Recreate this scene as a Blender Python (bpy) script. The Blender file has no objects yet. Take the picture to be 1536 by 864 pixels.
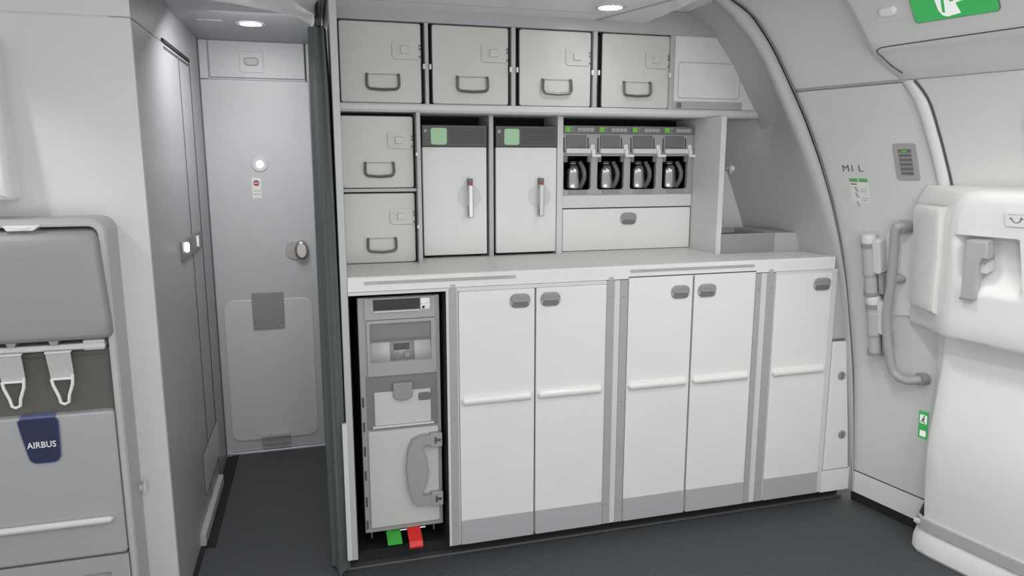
import bpy, bmesh, math
from mathutils import Vector, Matrix
PI = math.pi
scene = bpy.context.scene
COL = scene.collection

# ------------------------------------------------------------------ materials
def srgb(c):
    return tuple((v/12.92 if v <= .04045 else ((v+.055)/1.055)**2.4) for v in c)

def mat(name, c, rough=.5, metal=0., spec=.5, var=.04, scale=6., bump=0., bscale=300., emit=0., coat=0.):
    m = bpy.data.materials.new(name); m.use_nodes = True
    nt = m.node_tree; b = nt.nodes['Principled BSDF']
    col = srgb(c)
    b.inputs['Roughness'].default_value = rough
    b.inputs['Metallic'].default_value = metal
    b.inputs['Specular IOR Level'].default_value = spec
    b.inputs['Coat Weight'].default_value = coat
    tc = nt.nodes.new('ShaderNodeTexCoord')
    n = nt.nodes.new('ShaderNodeTexNoise'); n.inputs['Scale'].default_value = scale
    n.inputs['Detail'].default_value = 3
    nt.links.new(tc.outputs['Object'], n.inputs['Vector'])
    r = nt.nodes.new('ShaderNodeValToRGB')
    lo = [max(0, v*(1-var)) for v in col]; hi = [min(1, v*(1+var)) for v in col]
    r.color_ramp.elements[0].color = (*lo, 1); r.color_ramp.elements[1].color = (*hi, 1)
    nt.links.new(n.outputs['Fac'], r.inputs['Fac'])
    nt.links.new(r.outputs['Color'], b.inputs['Base Color'])
    if bump:
        n2 = nt.nodes.new('ShaderNodeTexNoise'); n2.inputs['Scale'].default_value = bscale
        nt.links.new(tc.outputs['Object'], n2.inputs['Vector'])
        bp = nt.nodes.new('ShaderNodeBump'); bp.inputs['Strength'].default_value = bump
        bp.inputs['Distance'].default_value = .002
        nt.links.new(n2.outputs['Fac'], bp.inputs['Height']); nt.links.new(bp.outputs['Normal'], b.inputs['Normal'])
    if emit:
        b.inputs['Emission Color'].default_value = (*col, 1); b.inputs['Emission Strength'].default_value = emit
    return m

M = {}
M['white'] = mat('white_laminate', (.86, .86, .85), .42, bump=.05)
M['whitebox'] = mat('warm_white_aluminium', (.775, .77, .755), .40, bump=.05)
M['gloss'] = mat('gloss_white_plastic', (.88, .88, .87), .22, coat=.3)
M['wall'] = mat('wall_laminate', (.80, .80, .795), .45, bump=.06)
M['wallr'] = mat('sidewall_laminate', (.81, .815, .805), .45, bump=.05)
M['cool'] = mat('cool_grey_laminate', (.73, .735, .745), .38, bump=.05)
M['ceil'] = mat('ceiling_panel', (.90, .90, .89), .3)
M['frame'] = mat('light_grey_frame', (.69, .69, .69), .42, bump=.04)
M['frame2'] = mat('pale_grey_frame', (.80, .80, .80), .42)
M['strip'] = mat('mid_grey_strip', (.63, .63, .635), .4)
M['kick'] = mat('brushed_kick_grey', (.665, .665, .675), .38)
M['latch'] = mat('latch_grey', (.55, .55, .55), .38)
M['latchd'] = mat('latch_dark_grey', (.42, .42, .42), .4)
M['handle'] = mat('handle_dark_grey', (.40, .40, .39), .35, metal=.3)
M['line'] = mat('shadow_gap_grey', (.30, .30, .30), .7)
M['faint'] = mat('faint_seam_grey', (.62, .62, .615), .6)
M['dark'] = mat('rubber_and_shade', (.10, .10, .10), .8)  # rubber parts, plus painted shade in the gaps and bay voids
M['lining'] = mat('shaded_bay_lining', (.20, .20, .20), .7)
M['black'] = mat('black_plastic', (.045, .045, .045), .35)
M['oven'] = mat('oven_panel_grey', (.30, .30, .30), .4)
M['stain'] = mat('stainless_steel', (.74, .74, .74), .28, metal=.9, var=.08, scale=30)
M['chrome'] = mat('polished_steel', (.72, .72, .72), .14, metal=1.)
M['cart'] = mat('trolley_grey', (.62, .62, .62), .42, metal=.15)
M['cartd'] = mat('trolley_mid_grey', (.47, .47, .47), .42, metal=.1)
M['cartw'] = mat('trolley_panel', (.75, .75, .74), .42)
M['seatback'] = mat('seat_grey_leather', (.56, .56, .55), .42, bump=.15, bscale=120)
M['seatdk'] = mat('seat_dark_fabric', (.36, .36, .34), .8, bump=.4, bscale=400)
M['seatpan'] = mat('seat_shell_grey', (.64, .64, .645), .4)
M['web'] = mat('harness_webbing', (.74, .74, .73), .7, bump=.5, bscale=500)
M['coolw'] = mat('passage_wall_grey', (.60, .605, .615), .4, bump=.05)
M['knobplate'] = mat('knob_plate_satin', (.66, .65, .645), .35)
M['pocket'] = mat('latch_pocket_white', (.765, .765, .755), .5)
M['pot'] = mat('dark_steel', (.56, .56, .56), .12, metal=1.)
M['navy'] = mat('navy_fabric', (.13, .16, .29), .6, bump=.2, bscale=500)
M['navyedge'] = mat('navy_binding', (.38, .40, .55), .6)
M['red'] = mat('red_plastic', (.82, .15, .13), .35)
M['redm'] = mat('dull_red', (.60, .30, .31), .5)
M['green'] = mat('green_plastic', (.22, .62, .22), .35)
M['greenlit'] = mat('lit_green', (.36, .62, .16), .4, emit=.35)
M['palegreen'] = mat('pale_green_display', (.60, .75, .60), .35, emit=.12)
M['exitgreen'] = mat('exit_green', (.25, .67, .36), .35, emit=.28)
M['exitwhite'] = mat('exit_white', (.93, .95, .92), .4, emit=.30)
M['label'] = mat('label_white', (.87, .87, .86), .5)
M['labelgreen'] = mat('label_green', (.40, .66, .38), .5)
M['print'] = mat('printed_grey', (.42, .42, .42), .6)
M['printl'] = mat('printed_light_grey', (.66, .66, .655), .6)
M['glass'] = mat('window_grey_glass', (.55, .58, .58), .15)
M['lamp'] = mat('lamp_lens', (1, 1, 1), .3, emit=30.)
M['lampsoft'] = mat('small_lamp_lens', (1, 1, 1), .3, emit=9.)
M['silver'] = mat('silver_threshold', (.80, .80, .83), .3, metal=.6)
M['outbox'] = mat('side_lining', (.70, .70, .705), .5)
M['bronze'] = mat('brushed_knob', (.66, .64, .62), .28, metal=.8)

def floor_mat():
    m = mat('ribbed_floor_mat', (.262, .275, .288), .62, var=.12, scale=40)
    nt = m.node_tree; b = nt.nodes['Principled BSDF']; tc = nt.nodes.new('ShaderNodeTexCoord')
    w = nt.nodes.new('ShaderNodeTexWave'); w.wave_type = 'BANDS'; w.bands_direction = 'Y'
    w.inputs['Scale'].default_value = 24; w.inputs['Distortion'].default_value = .3
    v = nt.nodes.new('ShaderNodeTexVoronoi'); v.inputs['Scale'].default_value = 90
    nt.links.new(tc.outputs['Object'], w.inputs['Vector']); nt.links.new(tc.outputs['Object'], v.inputs['Vector'])
    a = nt.nodes.new('ShaderNodeMath'); a.operation = 'ADD'
    nt.links.new(w.outputs['Fac'], a.inputs[0]); nt.links.new(v.outputs['Distance'], a.inputs[1])
    bp = nt.nodes.new('ShaderNodeBump'); bp.inputs['Strength'].default_value = .35; bp.inputs['Distance'].default_value = .004
    nt.links.new(a.outputs[0], bp.inputs['Height']); nt.links.new(bp.outputs['Normal'], b.inputs['Normal'])
    return m
M['floor'] = floor_mat()

def grille_mat():
    m = mat('perforated_grille', (.30, .30, .30), .45)
    nt = m.node_tree; b = nt.nodes['Principled BSDF']; tc = nt.nodes.new('ShaderNodeTexCoord')
    mp = nt.nodes.new('ShaderNodeMapping'); mp.inputs['Rotation'].default_value = (PI/2, 0, 0)
    br = nt.nodes.new('ShaderNodeTexBrick'); br.inputs['Scale'].default_value = 1
    br.inputs['Color1'].default_value = (.004, .004, .004, 1); br.inputs['Color2'].default_value = (.004, .004, .004, 1)
    br.inputs['Mortar'].default_value = (.085, .085, .085, 1); br.inputs['Mortar Size'].default_value = .0017; br.inputs['Mortar Smooth'].default_value = 0; br.inputs['Bias'].default_value = 0
    br.inputs['Brick Width'].default_value = .0085; br.inputs['Row Height'].default_value = .0080
    nt.links.new(tc.outputs['Object'], mp.inputs['Vector']); nt.links.new(mp.outputs['Vector'], br.inputs['Vector'])
    nt.links.new(br.outputs['Color'], b.inputs['Base Color'])
    return m
M['grille'] = grille_mat()

# ------------------------------------------------------------------ mesh builder
ORIG = {}
def front(u, v, n): return Vector((u, -n, v))            # facing the cabin (-y): u = x, v = z, n towards the viewer
def plan(u, v, n): return Vector((u, v, n))              # u = x, v = y, n = z
def sidep(x0=0.):                                         # faces +x : u = y, v = z, n = +x
    return lambda u, v, n: Vector((x0+n, u, v))

def rr_pts(u0, u1, v0, v1, r, seg=5):
    r = min(r, (u1-u0)/2-1e-5, (v1-v0)/2-1e-5)
    if r <= 1e-5: return [(u0, v0), (u1, v0), (u1, v1), (u0, v1)]
    out = []
    for cx, cy, a0 in ((u1-r, v0+r, -PI/2), (u1-r, v1-r, 0), (u0+r, v1-r, PI/2), (u0+r, v0+r, PI)):
        for i in range(seg+1):
            a = a0+PI/2*i/seg; out.append((cx+r*math.cos(a), cy+r*math.sin(a)))
    return out

def inset(pts, d):
    n = len(pts); out = []
    ar = sum(pts[i][0]*pts[(i+1) % n][1]-pts[(i+1) % n][0]*pts[i][1] for i in range(n))
    sg = 1 if ar > 0 else -1
    for i in range(n):
        p0, p1, p2 = Vector(pts[i-1]), Vector(pts[i]), Vector(pts[(i+1) % n])
        a = (p1-p0); b = (p2-p1)
        if a.length < 1e-9: a = b
        if b.length < 1e-9: b = a
        a.normalize(); b.normalize()
        na = Vector((-a.y, a.x))*sg; nb = Vector((-b.y, b.x))*sg
        m = na+nb
        if m.length < 1e-6: m = na
        m.normalize(); c = max(.4, m.dot(na))
        q = p1+m*(d/c); out.append((q.x, q.y))
    return out

class MB:
    def __init__(s, f=front): s.bm = bmesh.new(); s.f = f; s.cap = s.bm.faces.layers.int.new('cap')
    def capf(s, vs):
        f = s.face(vs)
        if f: f[s.cap] = 1
    def v(s, u, v, n): return s.bm.verts.new(s.f(u, v, n))
    def face(s, vs):
        try: return s.bm.faces.new(vs)
        except ValueError: return None
    def rings(s, rings, cap0=True, cap1=True, closed=True):
        R = [[s.v(*p) for p in r] for r in rings]; m = len(R[0])
        for a, b in zip(R, R[1:]):
            for i in range(m if closed else m-1):
                s.face([a[i], a[(i+1) % m], b[(i+1) % m], b[i]])
        if cap0 and closed: s.capf(R[0][::-1])
        if cap1 and closed: s.capf(R[-1])
        return s
    def poly(s, pts, n0, n1, bev=0., both=False):
        rs = []
        if bev and both: rs.append([(*p, n0) for p in inset(pts, bev)]); rs.append([(*p, n0+bev) for p in pts])
        else: rs.append([(*p, n0) for p in pts])
        if bev:
            rs.append([(*p, n1-bev) for p in pts])
            rs.append([(*p, n1-bev*.3) for p in inset(pts, bev*.3)])
            rs.append([(*p, n1) for p in inset(pts, bev)])
        else: rs.append([(*p, n1) for p in pts])
        return s.rings(rs)
    def box(s, u0, u1, v0, v1, n0, n1, r=0., bev=0., both=False):
        if r > 0: r = max(r, bev*1.5)
        return s.poly(rr_pts(u0, u1, v0, v1, r), n0, n1, bev, both)
    def ring(s, outer, inner, n0, n1):
        m = len(outer)
        A = [s.v(*p, n0) for p in outer]; B = [s.v(*p, n1) for p in outer]
        C = [s.v(*p, n1) for p in inner]; D = [s.v(*p, n0) for p in inner]
        for X, Y in ((A, B), (B, C), (C, D), (D, A)):
            for i in range(m): s.face([X[i], X[(i+1) % m], Y[(i+1) % m], Y[i]])
        return s
    def frame(s, u0, u1, v0, v1, t, n0, n1, r=0.):
        if not isinstance(t, tuple): t = (t, t, t, t)
        return s.ring(rr_pts(u0, u1, v0, v1, max(r, .0012)), rr_pts(u0+t[0], u1-t[1], v0+t[2], v1-t[3], max(r-min(t), .001)), n0, n1)
    def disc(s, cu, cv, ru, n0, n1, bev=0., rv=None, seg=28):
        rv = rv or ru
        return s.poly([(cu+ru*math.cos(2*PI*i/seg), cv+rv*math.sin(2*PI*i/seg)) for i in range(seg)], n0, n1, bev)
    def tube(s, pts, r, seg=10, flat=None):
        P = [s.f(*p) for p in pts]; rings = []; up = None
        for i, p in enumerate(P):
            t = ((P[i+1] if i < len(P)-1 else p)-(P[i-1] if i > 0 else p)).normalized()
            if up is None:
                up = Vector((0, 0, 1)) if abs(t.z) < .9 else Vector((1, 0, 0))
            x = up.cross(t)
            if x.length < 1e-4: x = Vector((0, 1, 0)).cross(t)
            x.normalize(); y = t.cross(x).normalized(); up = y
            rad = r[i] if isinstance(r, (list, tuple)) else r
            fl = flat or 1.
            rings.append([s.bm.verts.new(p+x*rad*math.cos(2*PI*k/seg)+y*rad*fl*math.sin(2*PI*k/seg)) for k in range(seg)])
        for a, b in zip(rings, rings[1:]):
            for k in range(seg): s.face([a[k], a[(k+1) % seg], b[(k+1) % seg], b[k]])
        s.face(rings[0][::-1]); s.face(rings[-1]); return s
    def lathe(s, c, prof, seg=28):
        # prof: (radius, height) along world z from c
        c = Vector(c); rs = []
        for r, h in prof:
            rs.append([s.bm.verts.new(c+Vector((r*math.cos(2*PI*k/seg), r*math.sin(2*PI*k/seg), h))) for k in range(seg)])
        for a, b in zip(rs, rs[1:]):
            for k in range(seg): s.face([a[k], a[(k+1) % seg], b[(k+1) % seg], b[k]])
        s.face(rs[0][::-1]); s.face(rs[-1]); return s
    def grid(s, rows, thick=None):
        V = [[s.bm.verts.new(Vector(p)) for p in r] for r in rows]
        for a, b in zip(V, V[1:]):
            for i in range(len(a)-1): s.face([a[i], a[i+1], b[i+1], b[i]])
        return s
    def islands(s):
        seen = set(); out = []
        for f0 in s.bm.faces:
            if f0 in seen: continue
            st = [f0]; seen.add(f0); isl = []
            while st:
                f = st.pop(); isl.append(f)
                for e in f.edges:
                    for g in e.link_faces:
                        if g not in seen: seen.add(g); st.append(g)
            out.append(isl)
        return out
    def split(s, name, m, parent=None, **kw):
        # every separate piece becomes an object of its own
        objs = []
        for isl in s.islands():
            q = MB(s.f); vm = {}
            for f in isl:
                nf = q.face([vm.setdefault(v, q.bm.verts.new(v.co)) if v not in vm else vm[v] for v in f.verts])
                if nf: nf[q.cap] = f[s.cap]
            objs.append(q.build(name, m, parent, **kw))
        s.bm.free(); return objs
    def build(s, name, m, parent=None, smooth=True, solid=0., ang=35):
        bm = s.bm
        bmesh.ops.remove_doubles(bm, verts=bm.verts, dist=1e-6)
        bmesh.ops.recalc_face_normals(bm, faces=bm.faces)
        o0 = Vector((0, 0, 0))
        if parent is not None: o0 = ORIG[parent.name]
        if o0.length > 0: bmesh.ops.translate(bm, verts=bm.verts, vec=-o0)
        for e in bm.edges:
            lf = e.link_faces
            a_ = e.calc_face_angle(0.)
            e.smooth = not (a_ > math.radians(ang) or (a_ > .02 and any(f[s.cap] for f in lf)))
        for f in bm.faces: f.smooth = smooth
        me = bpy.data.meshes.new(name); bm.to_mesh(me); bm.free()
        me.materials.append(M[m] if isinstance(m, str) else m)
        o = bpy.data.objects.new(name, me); COL.objects.link(o)
        if parent is not None:
            o.parent = parent
        ORIG[o.name] = o0
        if smooth:
            wn = o.modifiers.new('weighted_normals', 'WEIGHTED_NORMAL'); wn.keep_sharp = True; wn.weight = 80
        if solid:
            md = o.modifiers.new('thickness', 'SOLIDIFY'); md.thickness = solid; md.offset = 0
        return o

def text_mesh(body, size, m, name, mtx, parent=None, bold=0., sx=1., depth=.0006, shear=0., space=1.):
    cu = bpy.data.curves.new(name, 'FONT'); cu.body = body; cu.size = size; cu.align_x = 'CENTER'; cu.align_y = 'CENTER'
    cu.extrude = depth; cu.offset = bold; cu.shear = shear; cu.space_character = space; cu.resolution_u = 3
    t = bpy.data.objects.new('tmp_text', cu); COL.objects.link(t)
    bpy.context.view_layer.update()
    me = bpy.data.meshes.new_from_object(t.evaluated_get(bpy.context.evaluated_depsgraph_get()))
    bpy.data.objects.remove(t); bpy.data.curves.remove(cu)
    me.transform(Matrix.Diagonal((sx, 1, 1, 1)))
    o0 = ORIG[parent.name] if parent is not None else Vector((0, 0, 0))
    me.transform(Matrix.Translation(-o0) @ mtx)
    me.materials.clear(); me.materials.append(M[m]); me.name = name
    o = bpy.data.objects.new(name, me); COL.objects.link(o)
    if parent is not None: o.parent = parent
    ORIG[o.name] = o0
    return o

def tag(o, label=None, cat=None, group=None, kind=None):
    if label: o['label'] = label
    if cat: o['category'] = cat
    if group: o['group'] = group
    if kind: o['kind'] = kind
    return o
def thing(name, label, cat, loc, group=None):
    o = bpy.data.objects.new(name, None); o.empty_display_size = .05
    o.location = loc; COL.objects.link(o); ORIG[o.name] = Vector(loc)
    return tag(o, label, cat, group)
def struct(o): o['kind'] = 'structure'; return o
def copy_tree(src, loc, label):
    c = src.copy(); COL.objects.link(c); c.location = loc; ORIG[c.name] = Vector(loc); c['label'] = label
    def rec(a, b):
        for ch in list(a.children):
            d = ch.copy(); COL.objects.link(d); d.parent = b; rec(ch, d)
    rec(src, c)
    return c

# ------------------------------------------------------------------ the curved fuselage side
WZ = [0, .046, .366, .628, .82, 1.068, 1.25, 1.426, 1.598, 1.764, 1.882, 2.054, 2.173, 2.223, 2.30]
WX = [2.459, 2.457, 2.433, 2.408, 2.374, 2.325, 2.28, 2.221, 2.148, 2.064, 1.992, 1.88, 1.778, 1.684, 1.50]
def interp(x, xs, ys):
    if x <= xs[0]: return ys[0]
    for i in range(1, len(xs)):
        if x <= xs[i]:
            t = (x-xs[i-1])/(xs[i]-xs[i-1]); return ys[i-1]+(ys[i]-ys[i-1])*t
    return ys[-1]
def wx(z):  # lightly smoothed profile
    return (interp(z-.03, WZ, WX)+interp(z, WZ, WX)*2+interp(z+.03, WZ, WX))/4
def kk(z): return .2+.1*max(0, z)/1.88
def wall(s, z, off=0.):
    return Vector((wx(z)+kk(z)*s-off, -s, z))
def wmtx(s, z, off=0.):
    e = .02
    u = (wall(s+e, z)-wall(s-e, z)).normalized(); v = (wall(s, z+e)-wall(s, z-e)).normalized()
    n = u.cross(v).normalized(); v = n.cross(u)
    m = Matrix((u, v, n)).transposed().to_4x4(); m.translation = wall(s, z, off)
    return m
def wmap(s, z, off=0.):
    m = wmtx(s, z, off); return lambda a, b, c: m @ Vector((a, b, c))

# ================================================================== SETTING
# floor
b = MB(plan); b.box(-2.6, 3.4, -3.2, 1.6, -.05, 0); struct(b.build('floor', 'floor'))
# end wall of the passage and door_2
YD = 1.38
b = MB(front)
b.box(-1.2, -.46, 0, 2.3, -YD-.08, -YD); b.box(-.46, .4, 2.0, 2.3, -YD-.08, -YD-.001); b.box(.062, .4, 0, 2.0, -YD-.08, -YD)
struct(b.build('wall_back', 'cool'))
b = MB(front); b.box(-.412, .048, 2.008, 2.187, -YD, -YD+.014, .004, .003); struct(b.build('trim_1', 'cool'))
b = MB(front); b.box(-.456, -.418, 2.0, 2.187, -YD, -YD+.02, .002, .002); struct(b.build('trim_2', 'cool'))
b = MB(front); b.box(.050, .056, 2.0, 2.187, -YD, -YD+.006); struct(b.build('trim_3', 'line'))
door2 = MB(front).box(-.46, .062, .014, 1.999, -YD-.04, -YD+.004, .006, .003).build('door_2', 'cool'); struct(door2)
MB(front).box(-.425, .03, .075, .862, -YD+.004, -YD+.009, .05, .004).build('lower_panel', 'wall', door2)
k = MB(front); k.disc(-.2, 1.578, .042, -YD+.003, -YD+.009, .003); k.build('lamp_ring', 'cool', door2)
k = MB(front); k.disc(-.2, 1.576, .0165, -YD+.009, -YD+.014, .004); k.build('lamp_lens', 'lampsoft', door2)
pl = MB(front).box(-.245, -.2, 1.40, 1.505, -YD+.003, -YD+.006, .003).build('door_placard', 'label', door2)
k = MB(front).disc(-.2225, 1.479, .0155, -YD+.006, -YD+.0072).build('no_entry_symbol', 'redm', pl)
k = MB(front); k.box(-.2345, -.2105, 1.477, 1.481, -YD+.0072, -YD+.0082); k.build('no_entry_bar', 'label', pl)
k = MB(front)
for zz in (1.436, 1.420): k.box(-.238, -.224, zz, zz+.005, -YD+.006, -YD+.007); k.box(-.220, -.206, zz, zz+.005, -YD+.006, -YD+.007)
k.build('placard_print', 'printl', pl)
k = MB(front); k.disc(-.045, 1.121, .052, -YD+.003, -YD+.010, .003); kp = k.build('knob_plate', 'knobplate', door2)
k = MB(front); k.disc(-.012, 1.122, .036, -YD+.01, -YD+.045, .012, rv=.050); k.build('door_knob', 'bronze', kp)
k = MB(front); k.box(-.281, -.119, .70, .898, -YD+.009, -YD+.016, .004, .002); pp = k.build('metal_plate', 'latch', door2)
k = MB(front)
for u in (-.268, -.132):
    for v in (.74, .84): k.disc(u, v, .0045, -YD+.016, -YD+.019, .001, seg=10)
k.split('plate_screw', 'chrome', pp)
k = MB(front); k.box(-.27, -.122, .05, .098, -YD+.009, -YD+.03, .002, .002); k.box(-.272, -.12, .094, .101, -YD+.009, -YD+.042, .002); k.build('foot_plate', 'knobplate', door2)
b = MB(front); b.box(-.462, .11, 0, .014, -YD-.03, -YD+.018, .002, .003); b.box(-.462, -.43, 0, .022, -YD, -YD+.03, .002, .003); struct(b.build('trim_4', 'silver'))
# lamp on the header
t = thing('header_lamp', 'small oblong lamp in a recessed square on the panel above the passage door', 'lamp', (-.21, YD-.014, 2.03))
MB(front).box(-.268, -.152, 2.034, 2.138, -YD+.014, -YD+.017, .012, .002).build('lamp_plate', 'cool', t)
k = MB(front); k.box(-.246, -.176, 2.068, 2.108, -YD+.017, -YD+.028, .018, .006); k.build('lamp_cover', 'frame', t)
# lavatory side of the passage
def lav(u, v, n):
    x = -.484+(u+.07)*.0193
    return Vector((x+n, u, v))
b = MB(lav); b.box(-.0695, YD, .0, 2.19, -.06, 0); struct(b.build('wall_left', 'coolw'))
d3 = MB(lav).box(-.0685, 1.0, .012, 2.03, -.01, .0035, 0, .001).build('door_3', 'coolw'); struct(d3)
k = MB(lav); k.box(.725, .731, .05, 2.022, .004, .0055); k.build('fold_seam', 'line', d3)
k = MB(lav); k.box(1.0, 1.008, .05, 2.035, .0, .006); k.build('edge_gap', 'line', d3)
k = MB(lav); k.box(.40, 1.005, 2.032, 2.046, .0, .008); k.build('track_slot', 'dark', d3)
k = MB(lav); k.box(.42, .72, 2.012, 2.02, .004, .006); k.box(.75, .99, 2.012, 2.02, .004, .006); k.split('track_cover_gap', 'line', d3)
lp = MB(lav).box(.44, .955, 1.20, 1.28, .004, .011, .006, .002).build('latch_plate', 'latchd', d3)
k = MB(lav); k.disc(.535, 1.247, .02, .011, .02, .004); k.build('indicator_lens', 'lampsoft', lp)
k = MB(lav); k.box(.80, .83, 1.215, 1.268, .011, .02, .004, .002); k.build('latch_slide', 'stain', lp)
k = MB(lav); k.frame(.575, 1.05, .14, .33, .006, .004, .0055); k.build('vent_outline', 'line', d3)
k = MB(lav); k.box(.581, 1.044, .146, .324, .004, .0065); k.build('vent_panel', 'cool', d3)
b = MB(lav); b.box(1.315, 1.325, .02, 2.187, 0, .003); struct(b.build('trim_5', 'line'))
b = MB(lav); b.box(-.069, .42, 2.0295, 2.033, 0, .0036); struct(b.build('trim_6', 'line'))
b = MB(lav); b.poly([(.37, .012), (.98, .012), (.98, .062), (.37, .062)], 0, .026, .004); struct(b.build('baseboard_left', 'frame'))
b = MB(lav); b.box(-.07, .37, 0, .012, 0, .02); b.box(.37, 1.36, 0, .004, 0, .06); struct(b.build('trim_7', 'dark'))
# partition that carries the attendant seat
b = MB(front)
b.box(-2.6, -.484, 0, 2.032, .02, .07, 0); b.box(-2.6, -.484, 2.037, 2.3, .02, .07)
b.box(-2.6, -.486, 2.03, 2.04, .02, .066)
struct(b.build('wall_front', 'wall'))
# hidden sides that close the passage
b = MB(plan); b.box(.14, .24, .96, 1.5, 0, 2.3); struct(b.build('wall_passage', 'cool'))
# fuselage side
rows = []
zs = [0, .05, .156, .3, .45, .6, .75, .9, 1.05, 1.2, 1.32, 1.44, 1.56, 1.68, 1.78, 1.88, 1.96, 2.04, 2.1, 2.15, 2.19, 2.223, 2.26, 2.3]
for z in zs: rows.append([wall(-.0+s*.1, z) for s in range(0, 30)])
b = MB(plan).grid(rows); wr = struct(b.build('wall_right', 'wallr', ang=60))
def strip_on_wall(name, m, sA, sB, zA, zB, off0, off1, ns=10, nz=4, r=0, parent=None):
    b = MB(plan)
    f, k2 = [], []
    for j in range(nz+1):
        z = zA+(zB-zA)*j/nz
        f.append([wall(sA+(sB-sA)*i/ns, z, off1) for i in range(ns+1)])
        k2.append([wall(sA+(sB-sA)*i/ns, z, off0) for i in range(ns+1)])
    b.grid(f); b.grid(k2)
    b.grid([f[0], k2[0]]); b.grid([f[-1], k2[-1]])
    b.grid([[r_[0] for r_ in f], [r_[0] for r_ in k2]]); b.grid([[r_[-1] for r_ in f], [r_[-1] for r_ in k2]])
    return b.build(name, m, parent)
struct(strip_on_wall('trim_8', 'strip', .004, .455, 1.878, 1.888, -.004, .0025, nz=2))
struct(strip_on_wall('trim_9', 'line', .004, .455, 1.8755, 1.878, -.004, .002, nz=1))
struct(strip_on_wall('baseboard_right', 'gloss', .012, .36, .047, .152, -.004, .006))
struct(strip_on_wall('trim_10', 'line', .012, .37, .152, .157, -.004, .003, nz=1))
struct(strip_on_wall('trim_11', 'dark', .0, .45, .0, .047, -.02, .001, nz=1))
# post along the exit door edge
b = MB(plan); R = []
for i in range(26):
    z = 1.885-i*(1.885-.05)/25
    s0 = .458-.028*max(0, (z-1.79)/.095)**2 if z > 1.5 else .458-.075*(1.5-z)/1.5
    o_ = .022 if z < 1.83 else .022*(1.885-z)/.055+.001
    R.append([wall(s0, z, -.01), wall(s0, z, .0), wall(s0+.008, z, o_*.75), wall(s0+.022, z, o_), wall(s0+.038, z, o_*.9), wall(s0+.046, z, .0), wall(s0+.046, z, -.01)])
b.grid(R); struct(b.build('trim_12', 'wallr', ang=70))
b = MB(plan); b.tube([tuple(wall(.507-.028*max(0, (z-1.79)/.095)**2, z, .002)) for z in (1.46, 1.55, 1.65, 1.75, 1.79, 1.82, 1.845, 1.865, 1.88)], .0045, 8); struct(b.build('trim_13', 'line'))
# ceiling: upper shell, passage ceiling, dropped panel over the galley, curtain valance
b = MB(plan); b.box(-2.6, 1.75, -3.2, 1.6, 2.236, 2.29); struct(b.build('ceiling', 'ceil'))
b = MB(plan); b.box(-.5, .14, -.07, 1.46, 2.187, 2.236); struct(b.build('ceiling_passage', 'coolw'))
b = MB(plan); b.box(-.395, -.29, .80, 1.0, 2.1845, 2.188, .01); struct(b.build('ceiling_hatch', 'strip'))
b = MB(plan)
e0 = [(1.237, .335), (1.352, -.10), (1.44, -.45), (1.62, -1.1), (2.0, -3.2)]
e1 = [(1.458, .335), (1.437, -.126), (1.47, -.45), (1.66, -1.1), (2.04, -3.2)]
def row(z0, z1, z2): return None
L0 = [(-2.6, -.08) if i else (.16, .335) for i in range(5)]
lx = [(.16, .335), (.16, -.1), (-2.6, -.45), (-2.6, -1.1), (-2.6, -3.2)]
b.grid([[(*lx[i], 2.184), (*e0[i], 2.184), (*e0[i], 2.236)] for i in range(5)])
b.grid([[(-2.6, -.071, 2.184), (-2.6, -.45, 2.184)], [(.16, -.071, 2.184), (.16, -.1, 2.184)]])
struct(b.build('ceiling_panel', 'ceil', ang=4))
b = MB(plan); b.grid([[(*e0[i], 2.185), (*e1[i], 2.177), (e1[i][0]+.012, e1[i][1], 2.182), (e1[i][0]+.015, e1[i][1], 2.236)] for i in range(5)]); b.grid([[(*e0[0], 2.185), (*e1[0], 2.177)], [(*e0[0], 2.236), (*e1[0], 2.236)]])
struct(b.build('ceiling_edge', 'gloss', ang=20))
b = MB(plan); b.tube([(*p, 2.184) for p in e0], .005, 8); struct(b.build('trim_17', 'strip'))
# grazing seams of the dropped panel
b = MB(plan); b.box(.2, 1.2, .20, .204, 2.1835, 2.1842); struct(b.build('trim_14', 'faint'))
# curved valance with curtain rail
vp = [(-.62, -.07), (-.40, -.09), (-.196, .02), (-.084, .105), (.004, .193), (.050, .30), (.080, .43), (.098, .60)]
outer_ = [(-.62, -.28), (-.34, -.30), (-.12, -.20), (.02, -.08), (.085, .02), (.100, .12), (.108, .34), (.114, .60)]
b = MB(plan)
rs = []
for p, q in zip(vp, outer_):
    rs.append([(p[0], p[1], 2.186), (p[0], p[1], 2.116), (p[0]*.95+q[0]*.05, p[1]*.95+q[1]*.05, 2.108), (q[0]*.7+p[0]*.3, q[1]*.7+p[1]*.3, 2.115), (q[0], q[1], 2.16), (q[0], q[1], 2.186)])
b.grid(rs); val = struct(b.build('trim_15', 'gloss', ang=50))

# ================================================================== GALLEY
gal = thing('galley_cabinet', 'pale grey galley wall unit with open bays above and cupboards below', 'galley unit', (1.2, .4, 0))
# tall left end panel
b = MB(front); b.box(.120, .146, .06, 2.184, -.95, 0, 0, .003); b.build('end_panel', 'frame', gal)
b = MB(front); b.box(.105, .124, .062, .62, -.02, .002, 0, .002); b.build('edge_guard', 'frame2', gal)
# header above the boxes
b = MB(front); b.box(.146, 1.86, 2.137, 2.235, -.36, -.33, 0, .002); b.build('header_panel', 'kick', gal)
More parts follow.
